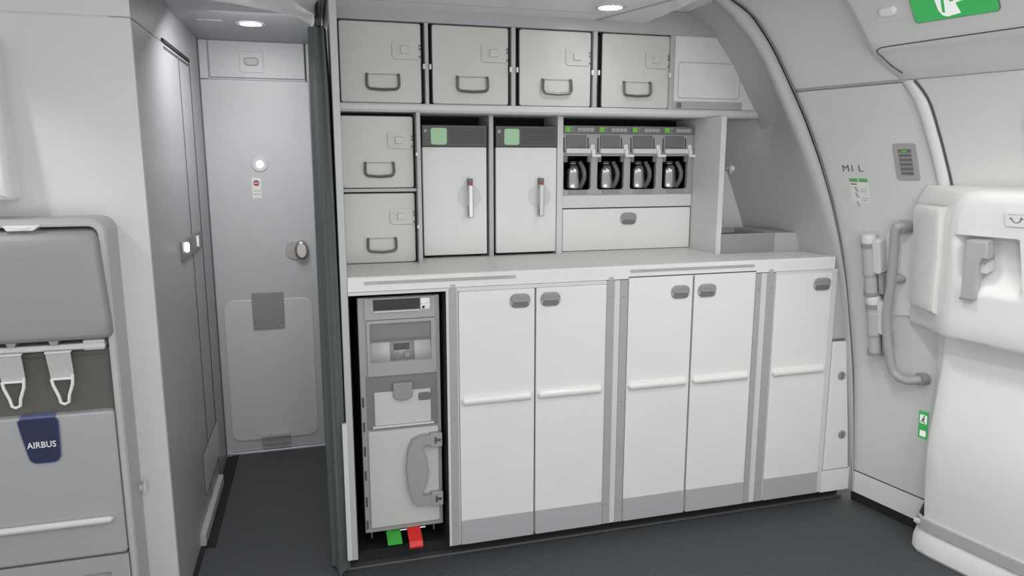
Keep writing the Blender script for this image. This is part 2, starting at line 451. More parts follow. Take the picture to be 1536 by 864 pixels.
# shelf under the boxes
b = MB(front)
pr = [(-.95, 1.79), (-.352, 1.786), (-.338, 1.789), (-.331, 1.798), (-.331, 1.815), (-.336, 1.822), (-.95, 1.822)]
b.rings([[(u, z, n) for n, z in pr] for u in (.146, 2.1)]); b.build('shelf', 'frame2', gal)
def divider(x0, x1, z0, z1, y0, m='frame', nm='divider'):
    return MB(front).box(x0, x1, z0, z1, -.93, -y0, 0, .0015).build(nm, m, gal)
for x0, x1 in ((.5025, .5175), (.864, .882), (1.2285, 1.247), (1.594, 1.613)): divider(x0, x1, 1.822, 2.137, .333)
divider(.458, .474, 1.176, 1.787, .306); divider(.791, .8105, 1.176, 1.787, .43); divider(1.105, 1.1315, 1.176, 1.787, .43, 'frame2')
divider(1.792, 1.818, 1.176, 1.786, .215, 'frame2')
b = MB(front); b.box(1.118, 1.792, 1.176, 1.181, -.6, -.45); b.build('bay_floor', 'frame2', gal)
b = MB(front); b.box(.146, .458, 1.4705, 1.484, -.93, -.335, 0, .002); b.build('middle_shelf', 'frame', gal)
b = MB(front); b.box(.146, 1.86, 1.18, 2.2, -.95, -.925); b.box(.146, 2.1, 2.2, 2.234, -.95, -.37); b.build('back_panel', 'lining', gal)  # bay back coloured dark to deepen the shade inside
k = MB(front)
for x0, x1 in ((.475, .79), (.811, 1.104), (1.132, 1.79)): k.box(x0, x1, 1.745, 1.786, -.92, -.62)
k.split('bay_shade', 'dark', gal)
# small turn-latches between the top boxes
k = MB(front)
for xx in (.4975, .5225, .859, .887, 1.2235, 1.252, 1.5905): k.box(xx-.004, xx+.004, 1.957, 1.977, -.335, -.322, .001, .001)
k.box(.4525, .4595, 1.615, 1.628, -.31, -.296); k.box(.4525, .4595, 1.322, 1.335, -.31, -.296)
k.split('turn_latch', 'label', gal)
# sloping side lining and its rounded front bead (follows the fuselage)
SZ = [.05, .166, .434, .789, 1.069, 1.176, 1.268, 1.40, 1.526, 1.66, 1.801, 1.90, 2.0, 2.09, 2.169, 2.235]
XIN = [2.445, 2.436, 2.405, 2.352, 2.300, 2.264, 2.226, 2.172, 2.112, 2.040, 1.955, 1.895, 1.838, 1.762, 1.672, 1.565]
XM = [2.43, 2.42, 2.39, 2.33, 2.28, 2.236, 2.205, 2.165, 2.125, 2.095, 2.085, 2.04, 1.992, 1.945, 1.899, 1.851]
XB = [2.40, 2.39, 2.36, 2.30, 2.24, 2.19, 2.146, 2.095, 2.043, 1.985, 1.93, 1.91, 1.87, 1.84, 1.80, 1.78]
b = MB(plan); rows = []
for i in range(len(SZ)-1):
    for j in range(3 if i < len(SZ)-2 else 4):
        z = SZ[i]+(SZ[i+1]-SZ[i])*j/3
        sm = lambda X_: (interp(z-.07, SZ, X_)+2*interp(z, SZ, X_)+interp(z+.07, SZ, X_))/4 if .15 < z < 2.16 else interp(z, SZ, X_)
        xo = wx(z)-.006; xi = sm(XIN); xm = sm(XM); xb = sm(XB); w_ = xo-xi
        rows.append([(xo+.03, .9, z), (xo+.01, .02, z), (xo, .004, z), (xo-.18*w_, -.012, z), (xo-.45*w_, -.020, z), (xo-.75*w_, -.014, z), (xi, .006, z), (xi+.25*(xm-xi), .05, z),
                     (xi+.7*(xm-xi), .16, z), (xi+.9*(xm-xi), .25, z), (xm, .345, z), (xb, .54, z), (xb-.02, .6, z)])
b.grid(rows); b.build('side_lining', 'outbox', gal, ang=80)
b = MB(plan); b.grid([[(wx(z)-.013, -.012, z), (wx(z)-.0075, -.0155, z), (wx(z)-.002, -.012, z), (wx(z)+.004, .004, z), (wx(z)+.004, .03, z)] for z in [.05+i*2.185/60 for i in range(61)]]); b.build('edge_shade_strip', 'latchd', gal, ang=80)  # added dark strip: shade at the bead's outer edge, over a lit rim
# niche back and its sloping cheek
b = MB(front); b.poly([(1.815, 1.178), (2.20, 1.178), (2.146, 1.268), (2.043, 1.526), (1.94, 1.79), (1.815, 1.79)], -.56, -.541); b.build('niche_back', 'frame2', gal)
# lower face: posts and bottom
b = MB(front)
b.box(.509, .556, .06, 1.118, -.60, 0, 0, .002)
b.box(1.166, 1.264, .06, 1.118, -.05, 0, 0, .002); b.box(1.859, 1.962, .06, 1.118, -.05, 0, 0, .002); b.box(2.253, 2.281, .06, 1.112, -.05, 0, 0, .002)
b.box(.556, 1.166, .06, 1.10, -.62, -.05); b.box(1.264, 1.859, .06, 1.10, -.62, -.05); b.box(1.962, 2.253, .06, 1.10, -.62, -.05)
b.split('face_frame', 'frame2', gal)
b = MB(front)
for x0, x1 in ((.520, .550), (1.170, 1.203), (1.228, 1.262), (1.8615, 1.889), (1.918, 1.956)): b.box(x0, x1, .062, 1.118, 0, .0035, 0, .001)
b.split('hinge_strip', 'strip', gal)
k = MB(front)
for x in (.535, 1.186, 1.245, 1.875, 1.937):
    for z in (1.05, .60, .15): k.disc(x, z, .004, .0035, .0048, .001, seg=10)
k.split('strip_screw', 'latch', gal)
k = MB(front)
for x0, x1 in ((.524, .546), (1.176, 1.198), (1.924, 1.948)): k.box(x0, x1, 1.118, 1.134, -.01, .0025, .002, .001)
k.split('strip_top', 'kick', gal)
b = MB(front); b.box(.146, .507, .07, 1.10, -.95, -.62); b.box(.1465, .149, .06, 1.11, -.62, -.003); b.box(.506, .509, .06, 1.11, -.62, -.003); b.box(.146, .507, 1.106, 1.112, -.62, -.004)
b.build('trolley_bay', 'dark', gal)
b = MB(front); b.box(.12, 2.43, 0, .06, -.9, -.062); b.build('kick_recess', 'dark', gal)
b = MB(front); b.box(.105, 2.43, 0, .012, -.062, -.03, 0, .004); b.build('floor_edge_strip', 'oven', gal)
# side strip at the far right of the lower face
b = MB(front); b.poly([(2.281, .797), (2.364, .797), (2.318, 1.05), (2.305, 1.11), (2.281, 1.11)], -.05, -.010); b.build('side_infill', 'frame', gal)
b = MB(front); b.poly([(2.281, .055), (2.438, .055), (2.436, .162), (2.281, .162)], -.06, 0, .002); b.build('side_plinth', 'white', gal)

# worktop
wt = thing('worktop', 'long pale grey worktop with a deep front lip running under the ovens', 'worktop', (1.2, .3, 1.118))
b = MB(front)
pr = [(-.92, 1.1755), (-.92, 1.12), (-.002, 1.12), (.002, 1.122), (.003, 1.17), (-.001, 1.175), (-.006, 1.1765)]
b.rings([[(u, z, n) for n, z in pr] for u in (.1465, 2.262)]); b.build('worktop_slab', 'white', wt)
b = MB(front); b.box(.1465, .509, 1.108, 1.12, -.05, .002, 0, .001); b.box(.509, 1.166, 1.105, 1.12, -.05, .0012); b.box(1.962, 2.281, 1.106, 1.12, -.05, .0012); b.split('front_lip', 'frame2', wt)
for x0, x1 in ((.205, .785), (1.27, 1.85)):
    g = MB(front); g.box(x0, x1, 1.147, 1.159, .003, .0045, .003); g = g.build('label_strip', 'strip', wt)
    g2 = MB(front); g2.box(x0+.004, x0+.05, 1.149, 1.157, .0045, .0052); g2.box(x1-.05, x1-.004, 1.149, 1.157, .0045, .0052); g2.split('label_end', 'kick', g)

# ------------------------------------------------------------------ removable boxes
def storage_box(x0, x1, z0, z1, y, label, first=None):
    w, h = x1-x0, z1-z0
    t = thing('storage_box', label, 'box', ((x0+x1)/2, y+.2, z0), 'white removable galley boxes')
    n = -y
    MB(front).box(x0+.003, x1-.003, z0+.0005, z1-.003, n-.40, n-.014).build('box_body', 'whitebox', t)
    MB(front).frame(x0-.004, x1+.004, z0+.0003, z1+.003, .012, n-.03, n-.006, .006).build('seal_and_shade', 'dark', t)  # dark ring: the seal edge plus painted shade in the gap around the box
    d = MB(front).box(x0, x1, z0+.002, z1, n-.014, n, .010, .004).build('box_door', 'whitebox', t)
    # latch plate, pocket and slide, top right
    a0, a1, c0, c1 = x0+w*.64, x1-w*.025, z1-h*.235, z1-h*.445
    lp = MB(front)
    pts = [(a0, c1+.01), (a0+.01, c1), (a1, c1), (a1, z1-h*.215), (a0+.01, z1-h*.215), (a0, z1-h*.235)]
    lp.poly(pts, n, n+.0022, .001); lp = lp.build('latch_plate', 'whitebox', t)
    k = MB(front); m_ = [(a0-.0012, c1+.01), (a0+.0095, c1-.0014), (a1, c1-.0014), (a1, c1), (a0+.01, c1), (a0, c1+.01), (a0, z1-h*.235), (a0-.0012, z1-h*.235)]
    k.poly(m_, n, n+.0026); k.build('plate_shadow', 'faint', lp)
    p0, p1 = a0+w*.03, a0+w*.148
    k = MB(front); k.box(p0, p1, c1+h*.032, z1-h*.245, n+.0022, n+.003, .003); k.build('latch_pocket', 'pocket', lp)
    k = MB(front); k.box(p0+w*.075, p0+w*.185, c1+h*.068, z1-h*.285, n+.0022, n+.0105, .003, .002); k.build('latch_slide', 'whitebox', lp)
    k = MB(front)
    for zz in (.26, .305, .40): k.box(x1-w*.03, x1-w*.006, z1-h*zz-.008, z1-h*zz, n, n+.0045, .001)
    k.split('hinge_pin', 'latchd', t)
    # bail handle
    h0, h1 = x0+w*.315, x0+w*.715; zt, zb = z1-h*.645, z1-h*.835
    pts = [(h0+.001, zt, n+.001), (h0+.001, zt-.004, n+.011)]
    r = .018
    pts += [(h0, zb+r+.004, n+.012)]
    for i in range(1, 6): a = PI+PI/2*i/5; pts.append((h0+r+r*math.cos(a), zb+r+.003+r*math.sin(a), n+.012))
    pts.append(((h0+h1)/2, zb, n+.012))
    for i in range(0, 6): a = -PI/2+PI/2*i/5; pts.append((h1-r+r*math.cos(a), zb+r+.003+r*math.sin(a), n+.012))
    pts += [(h1-.001, zt-.004, n+.011), (h1-.001, zt, n+.001)]
    k = MB(front); k.tube(pts, .0054, 8); k.box(h0-.004, h0+.008, zt-.004, zt+.005, n, n+.006, .001); k.box(h1-.008, h1+.004, zt-.004, zt+.005, n, n+.006, .001)
    hd = k.build('handle', 'handle', t)
    k = MB(front); k.box(h0+.008, h1-.008, zt-.001, zt+.003, n, n+.0025); k.build('handle_rod', 'faint', hd)
    return t
P = [('leftmost of the four white boxes on the top shelf, above the single small boxes', .169, .489),
     ('white box on the top shelf above the left oven, second from the curtain', .534, .854),
     ('white box on the top shelf above the right oven, third from the curtain', .901, 1.223),
     ('white box on the top shelf beside the sloping access panel, above the coffee makers', 1.275, 1.594)]
boxA = storage_box(P[0][1], P[0][2], 1.822, 2.134, .345, P[0][0])
for lab, x0, x1 in P[1:]: copy_tree(boxA, ((x0+x1)/2, .545, 1.822), lab)
boxB = storage_box(.1615, .4495, 1.484, 1.772, .345, 'smaller white box on the middle shelf left of the ovens, upper of the pair')
copy_tree(boxB, (.3065, .545, 1.1765), 'smaller white box standing on the worktop left of the ovens, lower of the pair')

# ------------------------------------------------------------------ ovens
def oven(x0, y, label):
    t = thing('oven', label, 'oven', (x0+.14, y+.2, 1.1765), 'white galley ovens'); n = -y; x1 = x0+.281
    MB(front).box(x0+.004, x1-.004, 1.19, 1.742, n-.42, n-.02).build('oven_body', 'cartd', t)
    k = MB(front)
    for u in (x0+.02, x1-.05):
        for nn in (n-.4, n-.06): k.box(u, u+.03, 1.1765, 1.19, nn, nn+.03)
    k.split('oven_foot', 'dark', t)
    d = MB(front).box(x0, x1, 1.188, 1.653, n-.02, n, .002, .003).build('oven_door', 'white', t)
    hx, hz = x0+.2015, 1.439
    k = MB(front); rs = []
    for r, dn in ((.053, .0004), (.051, .0012), (.045, .0006), (.03, .0008), (.001, .001)):
        rs.append([(hx+r*math.cos(2*PI*i/32), hz+r*math.sin(2*PI*i/32), n+dn) for i in range(32)])
    k.rings(rs); k.build('finger_recess', 'frame2', d)
    k = MB(front); k.box(hx-.0095, hx+.0095, 1.352, 1.492, n+.028, n+.040, .004, .003, True)
    k.box(hx-.0085, hx+.0085, 1.384, 1.40, n, n+.03); k.box(hx-.0085, hx+.0085, 1.476, 1.492, n, n+.03)
    k.box(hx-.010, hx+.010, 1.349, 1.384, n+.0, n+.012, .002, .001)
    hd = k.build('door_handle', 'stain', d)
    k = MB(front); k.box(hx-.0095, hx+.0095, 1.492, 1.503, n+.004, n+.034, .001, .001); k.build('release_tab', 'redm', hd)
    k = MB(front); k.box(hx-.0095, hx+.0095, 1.503, 1.519, n+.002, n+.036, .001, .001); k.build('handle_tip', 'latchd', hd)
    p = MB(front).box(x0, x1, 1.655, 1.744, n-.02, n+.004, .002, .002).build('control_panel', 'oven', t)
    k = MB(front); k.box(x0+.037, x0+.106, 1.663, 1.732, n+.004, n+.0055, .010, .001); k.build('touch_display', 'palegreen', p)
    k = MB(front); k.box(x0+.115, x0+.272, 1.663, 1.734, n+.004, n+.0048, .002); k.build('vent_grille', 'grille', p)
    k = MB(front); k.disc(x0+.014, 1.720, .0075, n+.004, n+.006, .001, seg=16); k.split('panel_screw', 'strip', p)
    return t
ov = oven(.501, .44, 'tall white oven with green display, left of the pair, beside the small boxes')
copy_tree(ov, (.8235+.14, .64, 1.1765), 'tall white oven with green display, right of the pair, beside the coffee makers')

# ------------------------------------------------------------------ coffee makers and pots
CY = .445; CN = -CY; PITCH = .1635
def coffee_maker(x0, label):
    t = thing('coffee_maker', label, 'coffee maker', (x0+PITCH/2, CY+.15, 1.44), 'built-in coffee makers in a row'); n = CN
    u0, u1 = x0, x0+PITCH-.0006
    k = MB(front)
    k.ring(rr_pts(u0, u1, 1.44, 1.714, .0012), rr_pts(u0+.004, u0+.136, 1.464, 1.616, .012), n-.02, n)
    k.build('front_frame', 'cart', t)
    k = MB(front); o = rr_pts(u0+.003, u0+.137, 1.463, 1.617, .012)
    k.rings([[(*p, n-.001) for p in o], [(*p, n-.22) for p in o]], cap0=False); k.build('pot_recess', 'black', t)
    MB(front).box(u0+.001, u1-.001, 1.62, 1.745, n-.25, n-.02).build('machine_body', 'latchd', t)
    c = MB(front).box(u0, u1, 1.714, 1.75, n-.02, n+.006, .001, .002).build('control_strip', 'latchd', t)
    k = MB(front); k.box(u0+.009, u0+.032, 1.722, 1.744, n+.006, n+.008, .003, .001); k.build('green_button', 'greenlit', c)
    k = MB(front); k.box(u0+.040, u0+.045, 1.737, 1.743, n+.006, n+.0068); k.box(u0+.040, u0+.045, 1.724, 1.730, n+.006, n+.0068); k.split('status_mark', 'strip', c)
    k = MB(front)
    for i in range(4): k.box(u0+.067+i*.0195, u0+.085+i*.0195, 1.724, 1.740, n+.006, n+.008, .002, .001)
    k.split('push_button', 'strip', c)
    k = MB(front); k.box(u0+.014, u0+.111, 1.652, 1.708, n, n+.005, .002, .002); k.build('brew_lid', 'latchd', t)
    k = MB(front)
    for u in (u0+.002, u0+.117): k.box(u, u+.005, 1.632, 1.698, n, n+.0012)
    k.split('guide_slot', 'lining', t)
    k = MB(front); k.box(u0+.009, u0+.130, 1.626, 1.650, n, n+.022, .004, .005); k.build('brew_bar', 'frame2', t)
    k = MB(front); k.box(u0+.128, u0+.148, 1.640, 1.668, n, n+.012, .002, .002); k.box(u0+.134, u0+.152, 1.618, 1.644, n, n+.014, .002, .002); k.box(u0+.136, u0+.178, 1.611, 1.623, n+.003, n+.017, .002, .002)
    k.build('valve_lever', 'label', t)
    k = MB(front)
    for u in (u0+.004, u0+.119): k.box(u, u+.018, 1.588, 1.618, n-.012, n+.003, .004, .002)
    k.split('retaining_clip', 'latchd', t)
    k = MB(front); k.box(u0+.030, u0+.118, 1.446, 1.462, n, n+.005, .004, .002); k.build('drip_tab', 'latch', t)
    return t
def coffee_pot(x0, label):
    c = Vector((x0+.072, CY+.072, 1.466))
    t = thing('coffee_pot', label, 'coffee pot', c, 'steel pots in the coffee makers')
    MB(front).lathe(c, [(.046, 0), (.052, .004), (.054, .02), (.053, .080), (.047, .103), (.038, .114), (.038, .117)]).build('jug_body', 'pot', t)
    k = MB(front).lathe(c+Vector((0, 0, .116)), [(.038, 0), (.038, .010), (.025, .016), (.008, .019)]); k.build('lid', 'black', t)
    p = []
    for i in range(9):
        a = i/8
        p.append(c+Vector((.014+.022*math.sin(PI*(.1+.75*a)), -.036-.028*math.sin(PI*(.10+.85*a)), .122-.115*a)))
    k = MB(plan).tube([tuple(q) for q in p], .0105, 10); k.build('pot_handle', 'handle', t)
    return t
cl = ['leftmost of the four coffee makers, next to the right oven', 'second coffee maker from the ovens in the row of four',
      'third coffee maker from the ovens in the row of four', 'rightmost of the four coffee makers, beside the open sink niche']
pl_ = ['steel coffee pot in the leftmost coffee maker', 'steel coffee pot in the second coffee maker from the ovens',
       'steel coffee pot in the third coffee maker from the ovens', 'steel coffee pot in the rightmost coffee maker']
X0 = 1.136
cm = coffee_maker(X0, cl[0]); cp = coffee_pot(X0, pl_[0])
for i in range(1, 4):
    copy_tree(cm, (X0+PITCH*i+PITCH/2, CY+.15, 1.44), cl[i]); copy_tree(cp, (X0+PITCH*i+.072, CY+.072, 1.466), pl_[i])
# drawer below
t = thing('drawer_unit', 'wide white drawer with one oval latch under the coffee makers', 'drawer', (1.46, CY+.15, 1.181))
MB(front).box(1.134, 1.790, 1.382, 1.4395, CN-.2, CN, 0, .002).build('filler_panel', 'frame2', t)
MB(front).box(1.134, 1.790, 1.1815, 1.381, CN-.25, CN-.012).build('drawer_case', 'lining', t)
d = MB(front).box(1.138, 1.787, 1.184, 1.377, CN-.012, CN, .002, .003).build('drawer_front', 'white', t)
def paddle(parent, x0, x1, z0, z1, n, nm='latch'):
    r = (z1-z0)*.46
    a = MB(front).box(x0, x1, z0, z1, n, n+.006, r, .003).build(nm, 'strip', parent)
    zm = z0+(z1-z0)*.40
    k = MB(front); k.box(x0+.004, x1-.004, zm, z1-.003, n+.005, n+.011, r*.6, .003); k.build('latch_paddle', 'latch', a)
    k = MB(front); k.box(x0+.008, x1-.008, z0+.004, zm, n+.0045, n+.0072, r*.45, .001); k.build('latch_hollow', 'latchd', a)
    return a
paddle(d, 1.423, 1.506, 1.299, 1.357, CN)

# ------------------------------------------------------------------ sloping access panel, top right
t = thing('access_panel', 'white sloping panel with a rounded flap outline, right of the top boxes', 'panel', (1.8, .36, 1.824))
pts = [(1.618, 1.8235), (2.083, 1.8235), (1.893, 2.168), (1.618, 2.163)]
MB(front).poly(pts, -.36, -.341, .002).build('panel_board', 'white', t)
f = MB(front).box(1.641, 1.951, 1.873, 2.025, -.341, -.3385, .014, .001).build('flap', 'white', t)
k = MB(front).frame(1.6385, 1.9535, 1.8705, 2.0275, .0027, -.341, -.3394, .015); k.build('flap_outline', 'faint', t)
k = MB(front); k.box(1.622, 1.967, 1.8235, 1.8575, -.341, -.336, .001, .001); s_ = k.build('hinge_plate', 'kick', t)
k = MB(front); k.box(1.633, 1.656, 1.828, 1.851, -.336, -.331, .003, .002); k.build('dark_button', 'latchd', s_)
k = MB(front)
for u, v in ((1.645, 2.148), (1.845, 2.140), (2.035, 1.845)): k.disc(u, v, .004, -.341, -.3395, .001, seg=12)
k.split('panel_screw', 'latch', t)

# ------------------------------------------------------------------ sink block and tap in the niche
t = thing('sink_block', 'low grey drain block with a sunken top in the niche right of the coffee makers', 'sink', (2.0, .35, 1.1765))
MB(front).ring([(1.819, -.530), (2.165, -.530), (2.222, -.216), (1.819, -.216)], [(1.835, -.515), (2.075, -.515), (2.09, -.235), (1.835, -.235)], 0, 0) if False else None
b = MB(plan); b.ring([(1.819, .216), (2.222, .216), (2.172, .40), (2.145, .530), (1.819, .530)], [(1.835, .235), (2.085, .235), (2.085, .40), (2.08, .515), (1.835, .515)], 1.1765, 1.265); b.build('block_shell', 'kick', t)
b = MB(plan); b.box(1.835, 2.085, .235, .515, 1.225, 1.24); b.build('drain_grate', 'latchd', t)
k = MB(front); k.box(1.819, 2.098, 1.179, 1.263, -.216, -.2145, .001); k.build('front_panel', 'latch', t)
b = MB(front); b.poly([(2.100, 1.177), (2.252, 1.177), (2.224, 1.263), (2.100, 1.263)], -.24, -.2146, .001); b.build('end_fillet', 'kick', t)
t = thing('water_tap', 'short grey water tap poking out from behind the partition in the sink niche', 'tap', (1.86, .305, 1.545))
k = MB(front); k.tube([(1.818, 1.565, -.30), (1.895, 1.560, -.30)], .013, 14); k.build('spout', 'latch', t)
k = MB(front); k.tube([(1.892, 1.561, -.30), (1.915, 1.559, -.30)], .0145, 14); k.build('nozzle', 'frame2', t)
k = MB(front); k.box(1.895, 1.907, 1.535, 1.558, -.306, -.294, .003); k.build('outlet', 'strip', t)

# ------------------------------------------------------------------ lower cupboards
def cup_door(t, x0, x1, top, side, pad):
    d = MB(front).box(x0, x1, .062, top, -.03, .004, .003, .003).build('cupboard_door', 'white', t)
    k = MB(front); k.box(x0+.001, x1-.001, .063, .167, .004, .0075, .001, .001); k.build('kick_plate', 'kick', d)
    k = MB(front); r0, r1 = x0+.006, x1-.010
    pr = [(.004, .650), (.014, .652), (.021, .661), (.022, .672), (.016, .683), (.004, .688)]
    R = []
    for u, sc in ((r0, .25), (r0+.006, .8), (r0+.012, 1), (r1-.012, 1), (r1-.006, .8), (r1, .25)):
        R.append([(u, .668+(z-.668)*sc, .004+(n-.004)*sc) for n, z in pr])
    k.rings(R); k.build('bumper_rail', 'gloss', d)
    paddle(d, side[0], side[1], 1.028, 1.086, .004)
    return d
A = thing('cart_cupboard', 'shorter two-door white cupboard beside the open trolley bay', 'cupboard', (.86, .2, .06))
cup_door(A, .557, .8625, 1.104, (.759, .844), 0); cup_door(A, .869, 1.166, 1.104, (.885, .969), 0)
MB(front).box(.862, .8695, .062, 1.104, -.04, -.02).build('door_gap', 'line', A)
B = thing('cart_cupboard', 'taller two-door white cupboard in the middle of the galley front', 'cupboard', (1.56, .2, .06))
cup_door(B, 1.265, 1.5575, 1.128, (1.456, 1.542), 0); cup_door(B, 1.5655, 1.859, 1.128, (1.580, 1.668), 0)
MB(front).box(1.557, 1.566, .062, 1.128, -.04, -.02).build('door_gap', 'line', B)
MB(front).box(1.2635, 1.8595, 1.126, 1.1305, -.02, .0045).build('top_gap', 'line', B)
E_ = thing('cart_cupboard', 'single-door white cupboard at the right end of the galley front', 'cupboard', (2.1, .2, .06))
cup_door(E_, 1.9625, 2.2525, 1.106, (2.153, 2.243), 0)
# narrow side cupboard
t = thing('side_cupboard', 'narrow white hatch with two round locks at the far right foot of the galley', 'cupboard', (2.35, .03, .163))
MB(front).poly([(2.284, .166), (2.425, .166), (2.402, .40), (2.357, .785), (2.284, .787)], -.05, .002, .003).build('hatch_door', 'white', t)
MB(front).poly([(2.281, .789), (2.365, .788), (2.365, .796), (2.281, .797)], -.04, -.002).build('hatch_top_seal', 'latchd', t)
for x, z in ((2.345, .623), (2.373, .336)):
    k = MB(front); k.disc(x, z, .020, .002, .008, .003); k = k.build('round_lock', 'latch', t)
    g = MB(front); g.box(x-.004, x+.004, z-.012, z+.012, .008, .010, .001); g.build('lock_slot', 'latchd', k)

# ------------------------------------------------------------------ waste trolley
t = thing('galley_trolley', 'grey trolley with control panel, flap and side handle in the open left bay', 'trolley', (.34, .25, .012)); n = -.05
MB(front).box(.184, .489, .137, 1.088, -.56, n-.02, .002).build('trolley_body', 'cartd', t)
k = MB(front); k.box(.181, .493, .137, 1.089, n-.02, n-.004, .004, .003); k.build('door_frame', 'cart', t)
# edge slots
k = MB(front)
for i, (z0, z1) in enumerate([(.70, .66), (.60, .56), (.50, .46), (.40, .36), (.29, .25), (.19, .155)]): k.box(.186, .194, z1, z0, n-.004, n-.002)
k.split('edge_slot', 'line', t)
h_ = MB(front); h_.ring(rr_pts(.206, .476, 1.003, 1.0855, .003), rr_pts(.239, .455, 1.034, 1.080, .002), n-.004, n+.003); h_ = h_.build('top_shoulder', 'cart', t)
k = MB(front); k.box(.239, .416, 1.034, 1.081, n-.0038, n-.003); k.build('waste_slot', 'black', h_)
k = MB(front); k.box(.239, .416, 1.031, 1.0375, n-.003, n+.014, .002, .002); k.build('slot_lip', 'frame2', h_)
k = MB(front); k.box(.418, .455, 1.034, 1.08, n-.003, n+.006, .002, .001); k.box(.418, .455, 1.052, 1.058, n+.006, n+.014, .001); l_ = k.build('top_latch', 'stain', h_)
k = MB(front); k.box(.424, .434, 1.038, 1.048, n+.006, n+.0075); k.build('latch_hole', 'lining', l_)
# control housing
cpn = MB(front); cpn.ring(rr_pts(.212, .476, .782, 1.0, .003), rr_pts(.223, .457, .835, .988, .002), n-.004, n+.006); cpn = cpn.build('control_housing', 'cart', t)
k = MB(front)
k.rings([[(u, 0, 0) for u in ()]]) if False else None
k.poly([(.223, .918), (.457, .918), (.457, .988), (.223, .988)], n-.012, n-.003); k.build('upper_slope', 'cartd', cpn)
k = MB(front); k.box(.223, .457, .914, .926, n-.003, n-.001); k.build('shade_ledge', 'latchd', cpn)
k = MB(front); k.rings([[(.223, .918, n-.004), (.457, .918, n-.004)], [(.223, .835, n+.005), (.457, .835, n+.005)]], closed=False); k.build('sloped_fascia', 'cartw', cpn, solid=.002)
def fz(z): return n-.004+(.918-z)/.083*.009+.0012
k = MB(front); k.rings([[(.297, .914, fz(.914)), (.392, .914, fz(.914))], [(.297, .840, fz(.84)), (.392, .840, fz(.84))]], closed=False); pad = k.build('key_panel', 'cart', cpn, solid=.001)
k = MB(front); k.box(.312, .373, .880, .906, fz(.88), fz(.88)+.0015, .001); k.build('display', 'oven', pad)
k = MB(front); k.disc(.362, .862, .0125, fz(.862), fz(.862)+.008, .002); k.build('dial', 'latch', pad)
k = MB(front); k.poly([(.318, .866), (.330, .866), (.324, .873)], fz(.87), fz(.87)+.002); k.poly([(.318, .853), (.324, .846), (.330, .853)], fz(.85), fz(.85)+.002); k.split('arrow_key', 'latch', pad)
k = MB(front); k.box(.228, .268, .846, .849, fz(.85), fz(.85)+.001); k.build('fascia_mark', 'latch', cpn)
# middle flap
MB(front).box(.203, .478, .566, .780, n-.004, n-.001).build('middle_panel', 'cartd', t)
fl = MB(front).box(.232, .451, .582, .716, n-.001, n+.004, .002, .002).build('waste_flap', 'cartw', t)
k = MB(front); k.poly([(.304, .752), (.379, .752), (.379, .700)] + [(.3415+.0375*math.cos(a*PI/8), .700-.020*math.sin(a*PI/8)) for a in range(1, 8)] + [(.304, .700)], n+.003, n+.018, .004); k.build('flap_handle', 'latch', fl)
k = MB(front); k.box(.402, .450, .672, .704, n+.003, n+.008, .008, .002); k.build('flap_catch', 'latchd', fl)
k = MB(front); k.box(.222, .462, .574, .581, n-.001, n+.012, .001, .001); k.build('flap_ledge', 'frame2', t)
ld = MB(front).box(.204, .479, .158, .560, n-.004, n+.004, .002, .003).build('lower_door', 'cartw', t)
outp = [(.468, .536), (.402, .532), (.372, .520), (.352, .470), (.345, .394), (.352, .310), (.374, .250), (.392, .238), (.468, .240)]
inp = [(.468, .492), (.420, .489), (.412, .478), (.426, .440), (.434, .384), (.424, .330), (.408, .294), (.414, .282), (.468, .282)]
k = MB(front)
A_ = [k.v(*p, n+.004) for p in outp]; B_ = [k.v(*p, n+.026) for p in inset(outp, .003)]; C_ = [k.v(*p, n+.026) for p in inset(inp, -.002)]; D_ = [k.v(*p, n+.004) for p in inp]
for X_, Y_ in ((A_, B_), (B_, C_), (C_, D_), (D_, A_)):
    for i in range(len(X_)-1): k.face([X_[i], X_[i+1], Y_[i+1], Y_[i]])
for i in (0, -1): k.face([A_[i], B_[i], C_[i], D_[i]])
hd = k.build('door_handle', 'cart', ld)
k = MB(front)
k.ring([(p[0], p[1]) for p in outp] + inp[::-1], inset(outp + inp[::-1], .0035), n+.0262, n+.0266); k.build('handle_edge', 'latch', hd)
k = MB(front)
for z0 in (.480, .232): k.box(.442, .490, z0, z0+.058, n+.002, n+.028, .003, .003)
hbs = k.split('handle_bracket', 'cart', ld)
k = MB(front)
for z0, hb in zip((.480, .232), hbs):
    k = MB(front); k.poly([(.458, z0+.024), (.460, z0+.016), (.466, z0+.016), (.466, z0+.024), (.484, z0+.024), (.484, z0+.034), (.466, z0+.034), (.466, z0+.042), (.460, z0+.042)], n+.028, n+.030); k.build('bracket_slot', 'line', hb)
for u, nn in ((.23, -.26), (.43, -.26), (.21, -.50), (.45, -.50)):
    k = MB(front); k.tube([(u-.012, .052, nn), (u+.012, .052, nn)], .040, 18); w_ = k.build('caster_wheel', 'black', t)
    k = MB(front); k.box(u-.016, u+.016, .09, .139, nn-.02, nn+.02); k.build('caster_fork', 'dark', w_)
k = MB(front)
for u in (.205, .275, .455): k.tube([(u, .139, n-.01), (u, .112, n-.01)], .0035, 8)
k.tube([(.31, .128, n-.012), (.42, .128, n-.012)], .004, 8)
k.split('foot_pin', 'stain', t)
p_ = MB(front); p_.rings([[(u, z, nn) for nn, z in ((-.12, .135), (-.06, .133), (-.008, .118), (.004, .108), (.004, .103), (-.06, .121), (-.12, .126))] for u in (.262, .266, .314, .318)]); tag(p_.build('brake_pedal', 'green', t), 'green brake pedal')
p_ = MB(front); R = []
pr = ((-.12, .140), (-.05, .136), (.010, .110), (.020, .092), (.018, .084), (-.05, .122), (-.12, .128))
